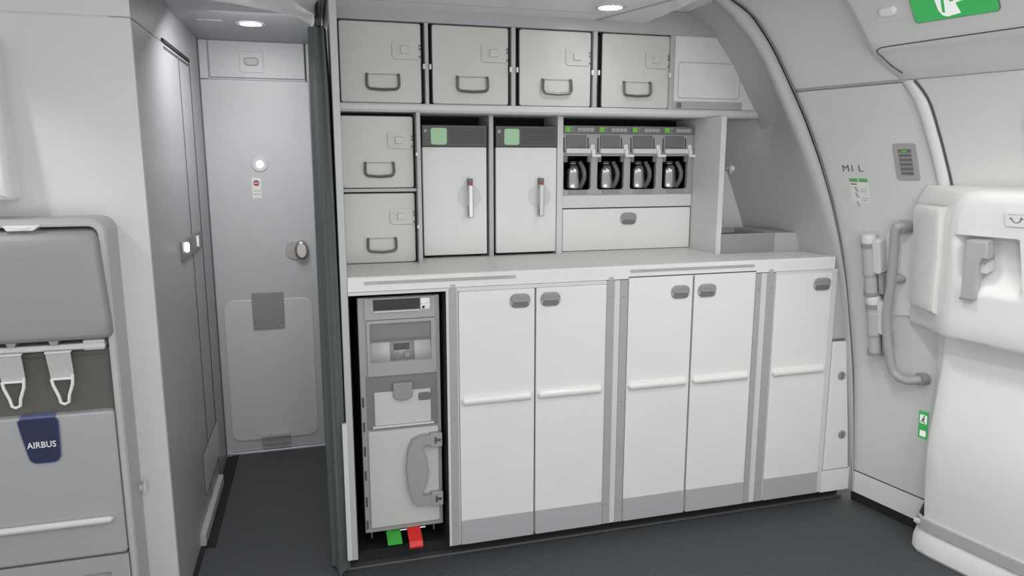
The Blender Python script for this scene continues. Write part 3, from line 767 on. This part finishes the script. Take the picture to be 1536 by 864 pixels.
for u in (.345, .349, .392, .398): R.append([(u, z, nn) for nn, z in pr])
p_.rings(R); tag(p_.build('brake_pedal', 'red', t), 'red brake pedal')

# ------------------------------------------------------------------ curtain
def curtain():
    t = thing('curtain', 'dark grey-green curtain gathered against the left end of the galley', 'curtain', (.085, .1, .0))
    b = MB(plan); rows = []
    N = 60
    for j in range(24):
        z = .012+(2.06-.012)*j/23; r = []
        top = max(0, (z-1.85)/.21)
        for i in range(N+1):
            a = i/N
            # closed plan outline of a gathered bundle, with folds
            th = 2*PI*a
            fold = .0075*math.sin(6*th+.5*math.sin(z*1.3))+.0018*math.sin(13*th+z)
            rx = .036+fold*.7-.006*top+.003*math.sin(z*2.2); ry = .125+fold*2-.05*top
            x = .083+rx*math.cos(th)+.004*math.sin(z*1.1+1); y = .125+ry*math.sin(th)
            r.append((min(x, .1192) if z > .63 or y > .02 else min(x, .104), y, z))
        rows.append(r)
    b.grid(rows)
    b.build('curtain_cloth', CURT, t, ang=80)
    k = MB(plan); k.tube([(.083, .02, 2.065), (.083, .24, 2.065)], .012, 10); k.build('heading_tape', 'lining', t)
    k = MB(plan); k.tube([(.083, .10, 2.06), (.083, .10, 2.186)], .006, 8); k.tube([(.083, .20, 2.06), (.083, .20, 2.186)], .006, 8); k.split('curtain_hook', 'dark', t)
    return t
CURT = mat('curtain_cloth', (.36, .385, .385), .9, var=.06, scale=30, bump=.3, bscale=350)
curtain()

# ------------------------------------------------------------------ attendant seat
YS = -.22; n = .22
t = thing('attendant_seat', 'grey fold-down attendant seat with harness straps fixed to the left partition', 'seat', (-.84, -.15, 0))
xL, xR = -1.10, -.576
b = MB(front)
o_ = rr_pts(xL, xR, .0, 1.425, .045, 8); i_ = rr_pts(xL+.022, xR-.022, .03, 1.402, .028, 8)
b.ring(o_, i_, .0705, n-.004)
b.ring(inset(o_, .004), inset(i_, -.004), n-.004, n)
b.build('surround_frame', 'frame', t)
MB(front).box(xL+.02, xR-.02, .03, 1.40, .0705, .12).build('back_shell', 'line', t)
# headrest (leather, rounded top, widening to the bottom)
b = MB(front); rows = []
for z, nn, ins in ((1.056, .12, .012), (1.056, n+.006, .012), (1.060, n+.016, .006), (1.075, n+.026, .001), (1.12, n+.030, 0), (1.22, n+.031, 0), (1.31, n+.029, 0), (1.345, n+.024, .001), (1.372, n+.012, .003), (1.388, n-.006, .006), (1.396, n-.025, .010), (1.397, .12, .012)):
    xr = interp(z, [1.056, 1.08, 1.384, 1.40], [-.581, -.579, -.597, -.604])-ins; xl = xL+.032+ins
    d_ = .022
    rows.append([(xl, z, .12), (xl, z, nn-d_ if nn > .15 else nn), (xl+.004, z, max(.12, nn-.008)), (xl+.014, z, nn), (xr-.05, z, nn), (xr-.018, z, nn), (xr-.006, z, max(.12, nn-.006)), (xr, z, nn-d_ if nn > .15 else nn), (xr, z, .12)])
b.grid([[b.f(*p) for p in r] for r in rows]); hr = b.build('headrest', 'seatback', t, ang=60)
k = MB(front)
for x in (-.857, -.744): k.poly([(x-.014, 1.058), (x+.014, 1.058), (x+.008, 1.045), (x-.008, 1.045)], n-.02, n+.012)
k.split('headrest_tab', 'seatback', hr)
k = MB(front); k.poly([(-.846, 1.409), (-.744, 1.409), (-.767, 1.392), (-.835, 1.392)], n-.03, n+.006, .003)
k.poly([(-.815, 1.404), (-.775, 1.404), (-.783, 1.397), (-.807, 1.397)], n+.006, n+.009, .001); k.build('top_clip', 'label', t)
# light bar and dark back cushion
b = MB(front); b.box(xL+.03, xR-.032, 1.022, 1.043, .12, n-.002, .006, .006); b.box(xR-.095, xR-.034, 1.018, 1.052, .12, n-.006, .004, .004); b.build('shoulder_bar', 'frame2', t)
b = MB(front); b.box(xL+.03, xR-.018, .70, 1.024, .12, n-.024, .02, .012); b.build('back_cushion', 'seatdk', t)
k = MB(front); k.box(xL+.04, xR-.03, .999, 1.001, n-.024, n-.0225); k.build('cushion_seam', 'line', t)
for cx in (-.8685, -.7365):
    b = MB(front); R = []
    for z, hw, nn in ((1.026, .034, n+.004), (1.015, .0335, n+.010), (.99, .033, n+.004), (.96, .0325, n-.004), (.935, .0315, n-.008), (.928, .031, n-.009)):
        R.append([(cx-hw+.0*z, z, nn), (cx+hw, z, nn), (cx+hw, z, nn-.004), (cx-hw, z, nn-.004)])
    b.rings(R); st = b.build('harness_strap', 'web', t)
    k = MB(front); k.box(cx-.036, cx+.036, 1.018, 1.025, n-.0, n+.014, .002, .002); k.build('strap_bar', 'frame2', st)
    k = MB(front)
    k.tube([(cx-.029, .936, n-.004), (cx-.026, .915, n-.004), (cx-.014, .880, n-.004), (cx-.010, .858, n-.004), (cx, .852, n-.004), (cx+.012, .858, n-.004), (cx+.015, .880, n-.004), (cx+.027, .915, n-.004), (cx+.030, .945, n-.004)], .0048, 8)
    k.tube([(cx-.029, .934, n-.004), (cx+.030, .934, n-.004)], .004, 8); k.build('strap_buckle', 'label', st)
# folded seat pan
b = MB(front); b.box(xL+.026, xR-.024, .336, .822, .12, n+.004, .014, .008); pan = b.build('seat_pan', 'seatpan', t)
k = MB(front); k.tube([(xL+.04, .462, n+.013), (xR-.072, .462, n+.013), (xR-.064, .462, n+.011), (xR-.058, .462, n+.006)], [.0115, .0115, .0105, .006], 12); k.build('grab_rail', 'frame2', pan)
b = MB(front); b.ring(rr_pts(xL+.026, xR-.024, .04, .331, .006), rr_pts(xL+.08, -.655, .05, .276, .006), .12, n+.002); lo = b.build('lower_panel', 'seatpan', t)
k = MB(front); k.box(xL+.08, -.655, .05, .276, .12, n-.014); k.build('recess_back', 'seatpan', lo)
k = MB(front); k.disc(-.560, .50, .006, .09, .105, .002, rv=.022); k.box(-.576, -.558, .49, .51, .09, .10); k.build('side_catch', 'frame2', t)
# navy tag with white lettering
b = MB(front)
q = [(-.868, .812), (-.866, .790), (-.860, .755), (-.850, .700), (-.846, .684), (-.838, .674), (-.826, .670), (-.780, .670), (-.767, .675), (-.759, .688), (-.757, .72), (-.755, .80), (-.758, .812), (-.766, .818), (-.858, .818)]
b.poly(q, n+.0045, n+.0065); tg = b.build('name_tag', 'navy', t); tag(tg, 'navy blue cloth tag with white lettering')
k = MB(front); k.ring(q, inset(q, .0022), n+.0045, n+.0072); k.build('tag_binding', 'navyedge', tg)
k = MB(front); k.box(-.86, -.765, .816, .824, n-.05, n+.0085, .002, .002); k.build('tag_loop', 'navyedge', tg)
text_mesh('AIRBUS', .0275, 'label', 'lettering', Matrix.Translation((-.8085, -n-.0074, .7305)) @ Matrix.Rotation(PI/2, 4, 'X'), tg, bold=.0004, sx=.86, space=1.04)

# wall box upper left
t = thing('wall_box', 'white rounded box on the left partition above the attendant seat, cut by the frame', 'wall box', (-.98, -.12, 1.476))
b = MB(front); R = []
q = rr_pts(-1.15, -.833, 1.476, 1.95, .018)
def tap(u, v, nn): return (u-.012*max(0, (v-1.5)/.45), v, .0705+(nn-.0705)*(1-.42*max(0, (v-1.5)/.45)))
for sc, nn in ((0, .0705), (0, .145), (.006, .170), (.02, .184), (.045, .190)): R.append([tap(u, v, nn) for u, v in inset(q, sc)])
b.rings(R); b.build('box_shell', 'gloss', t, ang=50)
k = MB(front); k.poly([tap(u, v, .19)[:2] for u, v in rr_pts(-1.10, -.93, 1.52, 1.60, .02)], .150, .1905); k.build('cover_panel', 'gloss', t)

# ------------------------------------------------------------------ right side fittings
# indicator panel
mp = wmap(.36, 1.592); t = thing('indicator_panel', 'small grey slotted panel with a green lamp on the curved right wall', 'panel', wall(.36, 1.53))
MB(mp).box(-.046, .046, -.077, .077, .0, .005, .012, .002).build('panel_plate', 'strip', t)
k = MB(mp)
for i in range(6): k.box(-.025, .025, .040-i*.0185, .053-i*.0185, .005, .0065, .001)
k.split('slot', 'latchd', t)
k = MB(mp); k.box(-.010, .010, .043, .050, .0065, .008, .001); k.build('green_lamp', 'greenlit', t)
# wall lettering
o = text_mesh('M1 L', .042, 'handle', 'wall_lettering', wmtx(.133, 1.563, .0012), None, bold=0, sx=1.05, space=1.05, depth=.0004)
tag(o, 'dark grey lettering reading M1 L on the right wall', 'lettering')
# placard
mp = wmap(.138, 1.449); t = thing('instruction_placard', 'white instruction placard with green heading below the wall lettering', 'sign', wall(.138, 1.37))
MB(mp).box(-.041, .041, -.080, .080, .0, .0012, .005).build('placard_sheet', 'label', t)
k = MB(mp); k.box(-.041, -.003, .064, .080, .0012, .002, .001); k.box(.002, .041, .064, .080, .0012, .002, .001); k.build('green_heading', 'labelgreen', t)
k = MB(mp); k.box(-.036, -.010, .052, .057, .0012, .0018); k.build('red_line', 'redm', t)
k = MB(mp)
for v in (.030, -.010, -.050): k.box(.004, .034, v, v+.003, .0012, .0018); k.box(.004, .028, v-.010, v-.007, .0012, .0018)
for v in (.040, .012, -.028): k.poly([(-.024, v), (-.016, v+.006), (-.006, v-.018), (-.014, v-.020)], .0012, .0018)
k.box(-.03, .03, -.070, -.067, .0012, .0018)
k.build('printed_figures', 'printl', t)
# two torches in brackets
def torch(s, z, tilt, label):
    mp_ = wmap(s, z); t = thing('torch', label, 'torch', wall(s, z-.13, .03), 'white torches clipped to the right wall')
    A0 = Matrix.Rotation(tilt, 3, 'Z')
    def mp2(a, b, c):
        q = A0 @ Vector((a, b, 0)); return mp_(q.x, q.y, c)
    c = .040
    k = MB(mp2); k.tube([(0, -.118, c), (0, -.04, c), (0, -.038, c), (0, .06, c), (0, .062, c), (0, .085, c)], [.026, .026, .0285, .0285, .027, .027], 20); k.build('torch_body', 'frame', t)
    k = MB(mp2); k.tube([(0, .085, c), (0, .103, c)], .0325, 20); k.build('collar', 'latch', t)
    k = MB(mp2); k.tube([(0, .103, c), (0, .125, c), (0, .136, c), (0, .14, c)], [.0315, .0315, .026, .012], 20); k.build('torch_head', 'frame2', t)
    k = MB(mp2); k.tube([(0, -.040, c), (0, -.035, c)], .0325, 20); k.build('body_ring', 'strip', t)
    k = MB(mp2); k.tube([(0, -.133, c), (0, -.118, c)], .0325, 20); k.tube([(0, -.126, c), (.036, -.126, .004)], .010, 8); k.build('end_cup', 'latch', t)
    k = MB(mp2); k.box(.022, .058, -.03, .120, 0, .058, .012, .006); k.build('bracket', 'frame2', t)
    k = MB(mp2); k.box(.030, .052, -.128, -.03, 0, .038, .006, .004); k.build('bracket_foot', 'strip', t)
    return t
torch(.154, 1.168, .0, 'white torch in a wall bracket on the right wall, upper of the two')
torch(.150, .900, .0, 'white torch in a wall bracket on the right wall, lower of the two')
# grab handle
t = thing('grab_handle', 'long bent grey grab handle on the right wall beside the torches', 'handle', wall(.20, .66, .03))
W_ = [(.318, 1.336, .004), (.316, 1.338, .045), (.306, 1.325, .055), (.289, 1.252, .057), (.263, 1.11, .057), (.232, .961, .057), (.227, .844, .056), (.236, .742, .055), (.247, .705, .054), (.27, .686, .052), (.302, .682, .048), (.325, .690, .036), (.338, .696, .006)]
def smooth_path(pts, n=6):
    out = []
    P = [Vector(p) for p in pts]
    for i in range(len(P)-1):
        p0, p1, p2, p3 = P[max(0, i-1)], P[i], P[i+1], P[min(len(P)-1, i+2)]
        for j in range(n):
            u = j/n
            out.append(.5*((2*p1)+(p2-p0)*u+(2*p0-5*p1+4*p2-p3)*u*u+(3*p1-p0-3*p2+p3)*u**3))
    out.append(P[-1]); return out
pts = smooth_path([tuple(wall(*p)) for p in W_])
k = MB(plan); k.tube([tuple(p) for p in pts], .0185, 14); k.build('handle_bar', 'strip', t)
k = MB(plan); k.tube([tuple(wall(.338, .696, -.002)), tuple(wall(.335, .695, .030))], .026, 16); k.build('lower_mount', 'latch', t)
k = MB(plan); k.tube([tuple(wall(.320, 1.336, -.002)), tuple(wall(.317, 1.336, .040))], .024, 16); k.build('upper_mount', 'strip', t)
k = MB(plan); k.tube([tuple(wall(.270, 1.115, -.002)), tuple(wall(.264, 1.115, .050))], .020, 12); k.build('middle_mount', 'strip', t)
# backing plate behind the handle
b = MB(plan)
q = [(.222, 1.300), (.341, 1.305), (.308, .962), (.188, .945)]
f_ = [wall(s, z, .007) for s, z in q]; g_ = [wall(s, z, -.002) for s, z in q]
fv = [b.bm.verts.new(p) for p in f_]; gv = [b.bm.verts.new(p) for p in g_]
b.face(fv); b.face(gv[::-1])
for i in range(4): b.face([fv[i], fv[(i+1) % 4], gv[(i+1) % 4], gv[i]])
b.build('backing_plate', 'gloss', t)
# low exit marker
mp = wmap(.333, .490, .001); t = thing('exit_marker', 'small green glowing exit marker low on the right wall by the door', 'sign', wall(.333, .43))
MB(mp).box(-.021, .019, -.060, .060, .0, .003, .002).build('marker_plate', 'exitgreen', t)
k = MB(mp); k.box(-.015, .015, .006, .044, .003, .004); pw = k.build('picture_field', 'exitwhite', t)
k = MB(mp); k.disc(.003, .038, .004, .004, .0048, seg=12); k.poly([(-.006, .030), (.004, .033), (.007, .024), (.000, .020), (.009, .010), (.005, .008), (-.004, .017), (-.010, .009), (-.013, .012), (-.003, .024)], .004, .0048); k.build('running_figure', 'print', pw)
k = MB(mp); k.box(-.013, .013, -.052, -.026, .003, .004); k.build('lit_square', 'exitwhite', t)

# ------------------------------------------------------------------ exit door with housing and slide bustle (door_1)
DM = 'gloss'
b = MB(plan); rows = []
S_ = [.455, .47, .52, .60, .70, .85, 1.0, 1.2, 1.5, 1.9, 2.3]
def off_b(z):   # bustle depth
    return interp(z, [0, .05, .09, .16, .30, .45, .60, .72, .82, .92, 1.0], [.150, .150, .152, .156, .168, .168, .150, .118, .09, .07, .06])
for z in [.0, .04, .09, .16, .25, .35, .45, .55, .65, .72, .80, .88, .95, 1.0]:
    o = off_b(z); s0 = .36+.03*z
    rows.append([wall(s0, z, -.005), wall(s0+.004, z, .004), wall(s0+.075+.02*(.8-z), z, o*.80), wall(s0+.105, z, o*.93), wall(s0+.15, z, o*.99)]+[wall(s, z, o+.0) for s in (.62, .75, .9, 1.1, 1.4, 1.9, 2.4)])
b.grid(rows)
d1 = struct(b.build('door_1', DM, ang=40))
# base trim of the bustle
b = MB(plan); rows = []
def foot_ring(z, o): 
    return [wall(.355, z, -.005), wall(.357, z, .008), wall(.43, z, o*.82), wall(.468, z, o*.96), wall(.53, z, o)]+[wall(s, z, o) for s in (.62, .75, .9, 1.1, 1.4, 1.9, 2.4)]
b.grid([foot_ring(.15, .150), foot_ring(.148, .166), foot_ring(.105, .170), foot_ring(.098, .160)])
b.build('bustle_band', 'kick', d1, ang=30)
b = MB(plan); b.grid([foot_ring(.098, .158), foot_ring(.06, .180), foot_ring(.012, .183), foot_ring(.0, .175)]); b.build('bustle_foot', 'white', d1, ang=30)
k = MB(wmap(.455, .128, .158)); k.box(-.012, .012, -.005, .012, 0, .012, .002, .002); k.build('foot_clip', 'frame2', d1)
# upper housing
b = MB(plan); rows = []
def hrow(z, o, s0, dz=0.):
    return [wall(s0, z, -.005), wall(s0+.002, z, min(.012, o*.3)), wall(s0+.008, z, min(.022, o*.5)), wall(s0+.13, z, o*.46), wall(s0+.235, z, o*.83), wall(s0+.262, z, o*.915), wall(s0+.29, z, o*.972), wall(s0+.33, z, o)]+[wall(s, z+dz*(s-.55), o) for s in (.80, .9, 1.1, 1.4, 1.9, 2.4)]
def s_at(z): return interp(z, [.90, .94, 1.15, 1.40, 1.455, 1.50], [.30, .29, .318, .362, .385, .42])
H = [(.930, .03), (.932, .10), (.934, .16), (.940, .19), (.955, .200), (1.0, .205), (1.1, .205), (1.2, .205), (1.3, .203), (1.4, .20), (1.45, .195), (1.475, .188), (1.490, .172), (1.50, .145), (1.505, .10), (1.507, .0)]
HZ = [h[0] for h in H]; HO = [h[1] for h in H]
DS = [0, .002, .008, .13, .235, .262, .29, .33]; DF = [0, .06, .11, .46, .83, .915, .972, 1.]
def sm_(x): x = max(0., min(1., x)); return x*x*(3-2*x)
def dish(s_, z):
    return .058*sm_((s_-.615)/.055)*sm_((.838-s_)/.022)*sm_((z-1.118)/.10)*sm_((1.340-z)/.014)
zl = sorted(set(HZ+[1.04, 1.07]+[1.10+.008*i for i in range(31)]))
for z in zl:
    o = interp(z, HZ, HO)
    s0 = s_at(z)
    r_ = [wall(s0, z, -.005)]
    ss = [s0+d_ for d_ in (.002, .008, .06, .13, .19, .235)]; a_ = ss[-1]
    ss += [a_+(.87-a_)*k_/46 for k_ in range(1, 47)]+[.95, 1.1, 1.4, 1.9, 2.4]
    for x_ in ss: r_.append(wall(x_, z, o*interp(x_-s0, DS, DF)-dish(x_, z)))
    rows.append(r_)
b.grid(rows); hs = b.build('door_housing', DM, d1, ang=40)
# padded strip on the far chamfer
b = MB(plan); rows = []
for z in (1.018, 1.022, 1.032, 1.06, 1.15, 1.25, 1.35, 1.395, 1.418, 1.428, 1.432):
    s0 = s_at(z)+.014; e = 1. if 1.03 <= z <= 1.42 else (.7 if 1.02 <= z <= 1.43 else .1)
    def ch(ds): return interp(ds, [0, .008, .13, .235], [.012, .022, .205*.46, .205*.83])
    rows.append([wall(s0, z, ch(.014)-.01), wall(s0+.002, z, ch(.016)+.016*e), wall(s0+.022, z, ch(.036)+.030*e), wall(s0+.11, z, ch(.124)+.034*e), wall(s0+.175, z, ch(.189)+.032*e), wall(s0+.196, z, ch(.210)+.022*e), wall(s0+.200, z, ch(.214)-.01)])
b.grid(rows); b.build('side_pad', 'gloss', hs, ang=50)
# handle recess: dark-edged dished pocket and lever
cz, cs, ho = 1.22, .725, .203
mp = wmap(cs, cz, ho)
lv = MB(mp); lv.poly([(-.072, -.108), (-.026, -.106), (-.008, .030), (.004, .048), (.020, .048), (.022, .112), (-.050, .108)], -.012, .026, .006); lv = lv.build('door_handle', 'kick', hs)
k = MB(mp); k.box(-.008, .016, .034, .050, -.03, .020, .001); k.build('handle_lock', 'latch', lv)
k = MB(mp); k.box(-.012, .010, -.01, .034, -.04, .008, .002, .002); k.build('lock_slide', 'frame2', lv)
k = MB(mp); k.box(-.074, -.026, -.112, -.104, -.012, .027, .001); k.build('handle_foot', 'latch', lv)
# housing placard
mp = wmap(.83, 1.405, .2045); k = MB(mp); k.box(-.026, .040, -.024, .024, 0, .0012, .003); pc = k.build('arrow_placard', 'label', hs)
k = MB(mp); R0 = [(.008+.016*math.cos(PI+PI*i/10), .004+.016*math.sin(PI+PI*i/10)) for i in range(11)]; R1 = [(.008+.011*math.cos(PI+PI*i/10), .004+.012*math.sin(PI+PI*i/10)) for i in range(11)]
k.poly(R0+R1[::-1], .0012, .002); k.poly([(-.014, .001), (-.003, .001), (-.008, .010)], .0012, .002); k.poly([(.018, -.004), (.030, .004), (.022, .012)], .0012, .002); k.build('turn_arrow', 'latch', pc)
k = MB(mp)
for i in range(6): k.box(-.016+i*.009, -.010+i*.009, .016, .019, .0012, .0018)
k.build('placard_print', 'printl', pc)
# door window
mp = wmap(.90, 1.665, .006)
win = MB(mp).frame(-.125, .125, -.10, .10, .016, -.004, .006, .03).build('window_1', 'strip', None); struct(win)
MB(mp).box(-.109, .109, -.085, .085, -.003, .001, .018).build('window_pane', 'glass', win)

# overhead housing above the exit door
b = MB(plan); rows = []
def orow(z, o, s0): return [wall(s0, z, -.004), wall(s0+.012, z, o*.35), wall(s0+.035, z, o*.72), wall(s0+.065, z, o*.95), wall(s0+.10, z, o)]+[wall(s, z, o) for s in (.62, .75, .9, 1.1, 1.4, 1.9, 2.4)]
for z, o, s0 in ((1.882, .002, .445), (1.89, .018, .425), (1.93, .045, .40), (1.962, .062, .385), (1.972, .080, .384), (1.985, .092, .384), (2.01, .098, .385), (2.06, .103, .388), (2.12, .108, .392), (2.18, .115, .395), (2.235, .12, .40)):
    rows.append(orow(z, o, s0))
b.grid(rows); oh = struct(b.build('trim_16', 'wallr', ang=25))
# groove and lower lid of the housing
b = MB(plan)
gp = [(.470, 1.905), (.455, 1.93), (.448, 1.955), (.452, 1.975), (.470, 1.984), (.50, 1.987), (.6, 1.9885), (.75, 1.990), (1.0, 1.992), (1.4, 1.995)]
def oo(z): return interp(z, [1.882, 1.89, 1.93, 1.962, 1.972, 1.985, 2.01, 2.06, 2.12], [.002, .018, .045, .062, .080, .092, .098, .103, .108])
def osurf(s, z, extra=.0):
    o = oo(z); e = interp(s-.385, [0, .012, .035, .065, .10], [0, .35, .72, .95, 1.])
    return wall(s, z, o*e+extra)
k = MB(plan); k.tube([tuple(p) for p in smooth_path([tuple(osurf(s, z, .0005)) for s, z in gp], 4)], .0022, 6); k.build('lid_groove', 'line', oh)
k = MB(plan); k.tube([tuple(wall(s, 1.8845, .004)) for s in (.46, .6, .8, 1.1, 1.5)], .002, 6); k.build('lower_groove', 'latchd', oh)
# small lamp on the housing
mp = wmap(.566, 2.092, .1045); t = thing('housing_lamp', 'small oblong white lamp left of the green exit sign', 'lamp', wall(.5, 2.08, .1))
MB(mp).box(-.050, .050, -.038, .042, -.01, .002, .012, .001).build('lamp_plate', 'wallr', t)
MB(mp).box(-.030, .028, -.017, .015, .002, .016, .015, .008).build('lamp_cover', 'gloss', t)
# exit sign
mp = wmap(.765, 2.104, .107); t = thing('exit_sign', 'lit green exit sign with a white figure above the exit door', 'sign', wall(.76, 2.04, .1))
MB(mp).box(-.128, .128, -.078, .12, -.02, .003, .012, .001).build('sign_border', 'latchd', t)
MB(mp).box(-.125, .125, -.075, .117, .003, .006, .010, .001).build('sign_face', 'exitgreen', t)
k = MB(mp); k.poly([(-.058, .10), (-.045, -.040), (-.036, -.060), (-.022, -.067), (.018, -.061), (.010, -.030), (.020, .10)], .006, .0075); fg = k.build('white_field', 'exitwhite', t)
k = MB(mp); k.poly([(.008, -.024), (.034, -.020), (.022, -.006), (.030, .010), (.010, .016)], .006, .0075); k.build('white_foot', 'exitwhite', fg)
k = MB(mp); k.poly([(-.024, .06), (-.014, .06), (-.026, -.052), (-.034, -.050)], .0075, .0085); k.poly([(-.012, .02), (-.004, -.018), (.024, -.012), (.024, -.005), (.002, -.009), (-.005, .022)], .0075, .0085); k.disc(-.015, .082, .010, .0075, .0085, seg=14); k.build('running_figure', 'exitgreen', fg)

# ------------------------------------------------------------------ ceiling lights
def downlight(x, y, z, label):
    t = thing('ceiling_light', label, 'light', (x, y, z-.004), 'round ceiling downlights')
    k = MB(plan); k.ring([(x+.062*math.cos(2*PI*i/32), y+.062*math.sin(2*PI*i/32)) for i in range(32)], [(x+.046*math.cos(2*PI*i/32), y+.046*math.sin(2*PI*i/32)) for i in range(32)], z-.004, z+.001); k.build('light_ring', 'frame2', t)
    k = MB(plan); k.disc(x, y, .046, z-.003, z+.0); k.build('lens_and_bloom', 'lamp', t)  # lens drawn wider to take in the bloom around the lamp
    return t
downlight(-.177, .85, 2.187, 'round bright downlight in the passage ceiling before the far door')
downlight(1.19, .075, 2.184, 'round bright downlight in the ceiling above the coffee makers')

# ================================================================== LIGHT
def spot(loc, tgt, e, size=120, blend=.8, r=.04, c=(1, .998, .995)):
    l = bpy.data.lights.new('spot_lamp', 'SPOT'); l.energy = e; l.spot_size = math.radians(size); l.spot_blend = blend; l.shadow_soft_size = r; l.color = c
    o = bpy.data.objects.new('spot_lamp', l); COL.objects.link(o); o.location = loc
    o.rotation_euler = (Vector(tgt)-Vector(loc)).to_track_quat('-Z', 'Y').to_euler(); return o
def area(loc, tgt, e, sx, sy, c=(1, .998, .995)):
    l = bpy.data.lights.new('area_lamp', 'AREA'); l.shape = 'RECTANGLE'; l.size = sx; l.size_y = sy; l.energy = e; l.color = c
    o = bpy.data.objects.new('area_lamp', l); COL.objects.link(o); o.location = loc
    o.rotation_euler = (Vector(tgt)-Vector(loc)).to_track_quat('-Z', 'Y').to_euler(); return o
spot((-.177, .85, 2.175), (-.12, .95, 0), 7, 130, .8)
area((-.17, .50, 2.15), (-.16, 1.25, .4), 10, .3, .6)  # added fill below the passage ceiling, brightens the far door
spot((1.19, .075, 2.17), (1.19, .0, 0), 1.2, 150, .6)
spot((1.35, -.95, 2.17), (1.6, -.3, 0), 9, 150, .7)
spot((.15, -1.0, 2.17), (.2, -.6, 0), 10, 150, .7)
spot((-1.2, -.55, 2.17), (-.85, -.25, .6), 15, 92, .5)
spot((1.7, -1.9, 2.1), (2.3, -.7, .3), 13, 110, .9)
spot((1.5, -.85, 2.17), (2.0, -.55, .0), 20, 105, .9)
spot((1.1, -1.9, 2.12), (2.45, -.42, .25), 26, 48, 1.0)  # added narrow fill, lifts the low right wall and the bustle
area((.8, -2.0, 2.17), (.8, -1.2, .4), 27, 3.0, .8)
area((.4, -2.9, 1.0), (.6, -.6, 2.2), 12, 2.0, .5)  # added upward fill, stands in for cabin bounce on the ceiling

w = bpy.data.worlds.new('cabin_ambient'); scene.world = w; w.use_nodes = True
bg = w.node_tree.nodes['Background']; bg.inputs[0].default_value = (.97, .985, 1, 1); bg.inputs[1].default_value = 1.08

# ================================================================== CAMERA
cam = bpy.data.cameras.new('camera'); co = bpy.data.objects.new('camera', cam); COL.objects.link(co)
co.location = (0, -2.67463, 1.60); co.rotation_euler = (PI/2-.174957, 0, -.28039)
cam.sensor_width = 36; cam.lens = 1089.925/1536*36; cam.clip_start = .05
scene.camera = co
scene.view_settings.view_transform = 'Standard'; scene.view_settings.look = 'None'; scene.view_settings.exposure = 0; scene.view_settings.gamma = 1
scene.cycles.max_bounces = 8
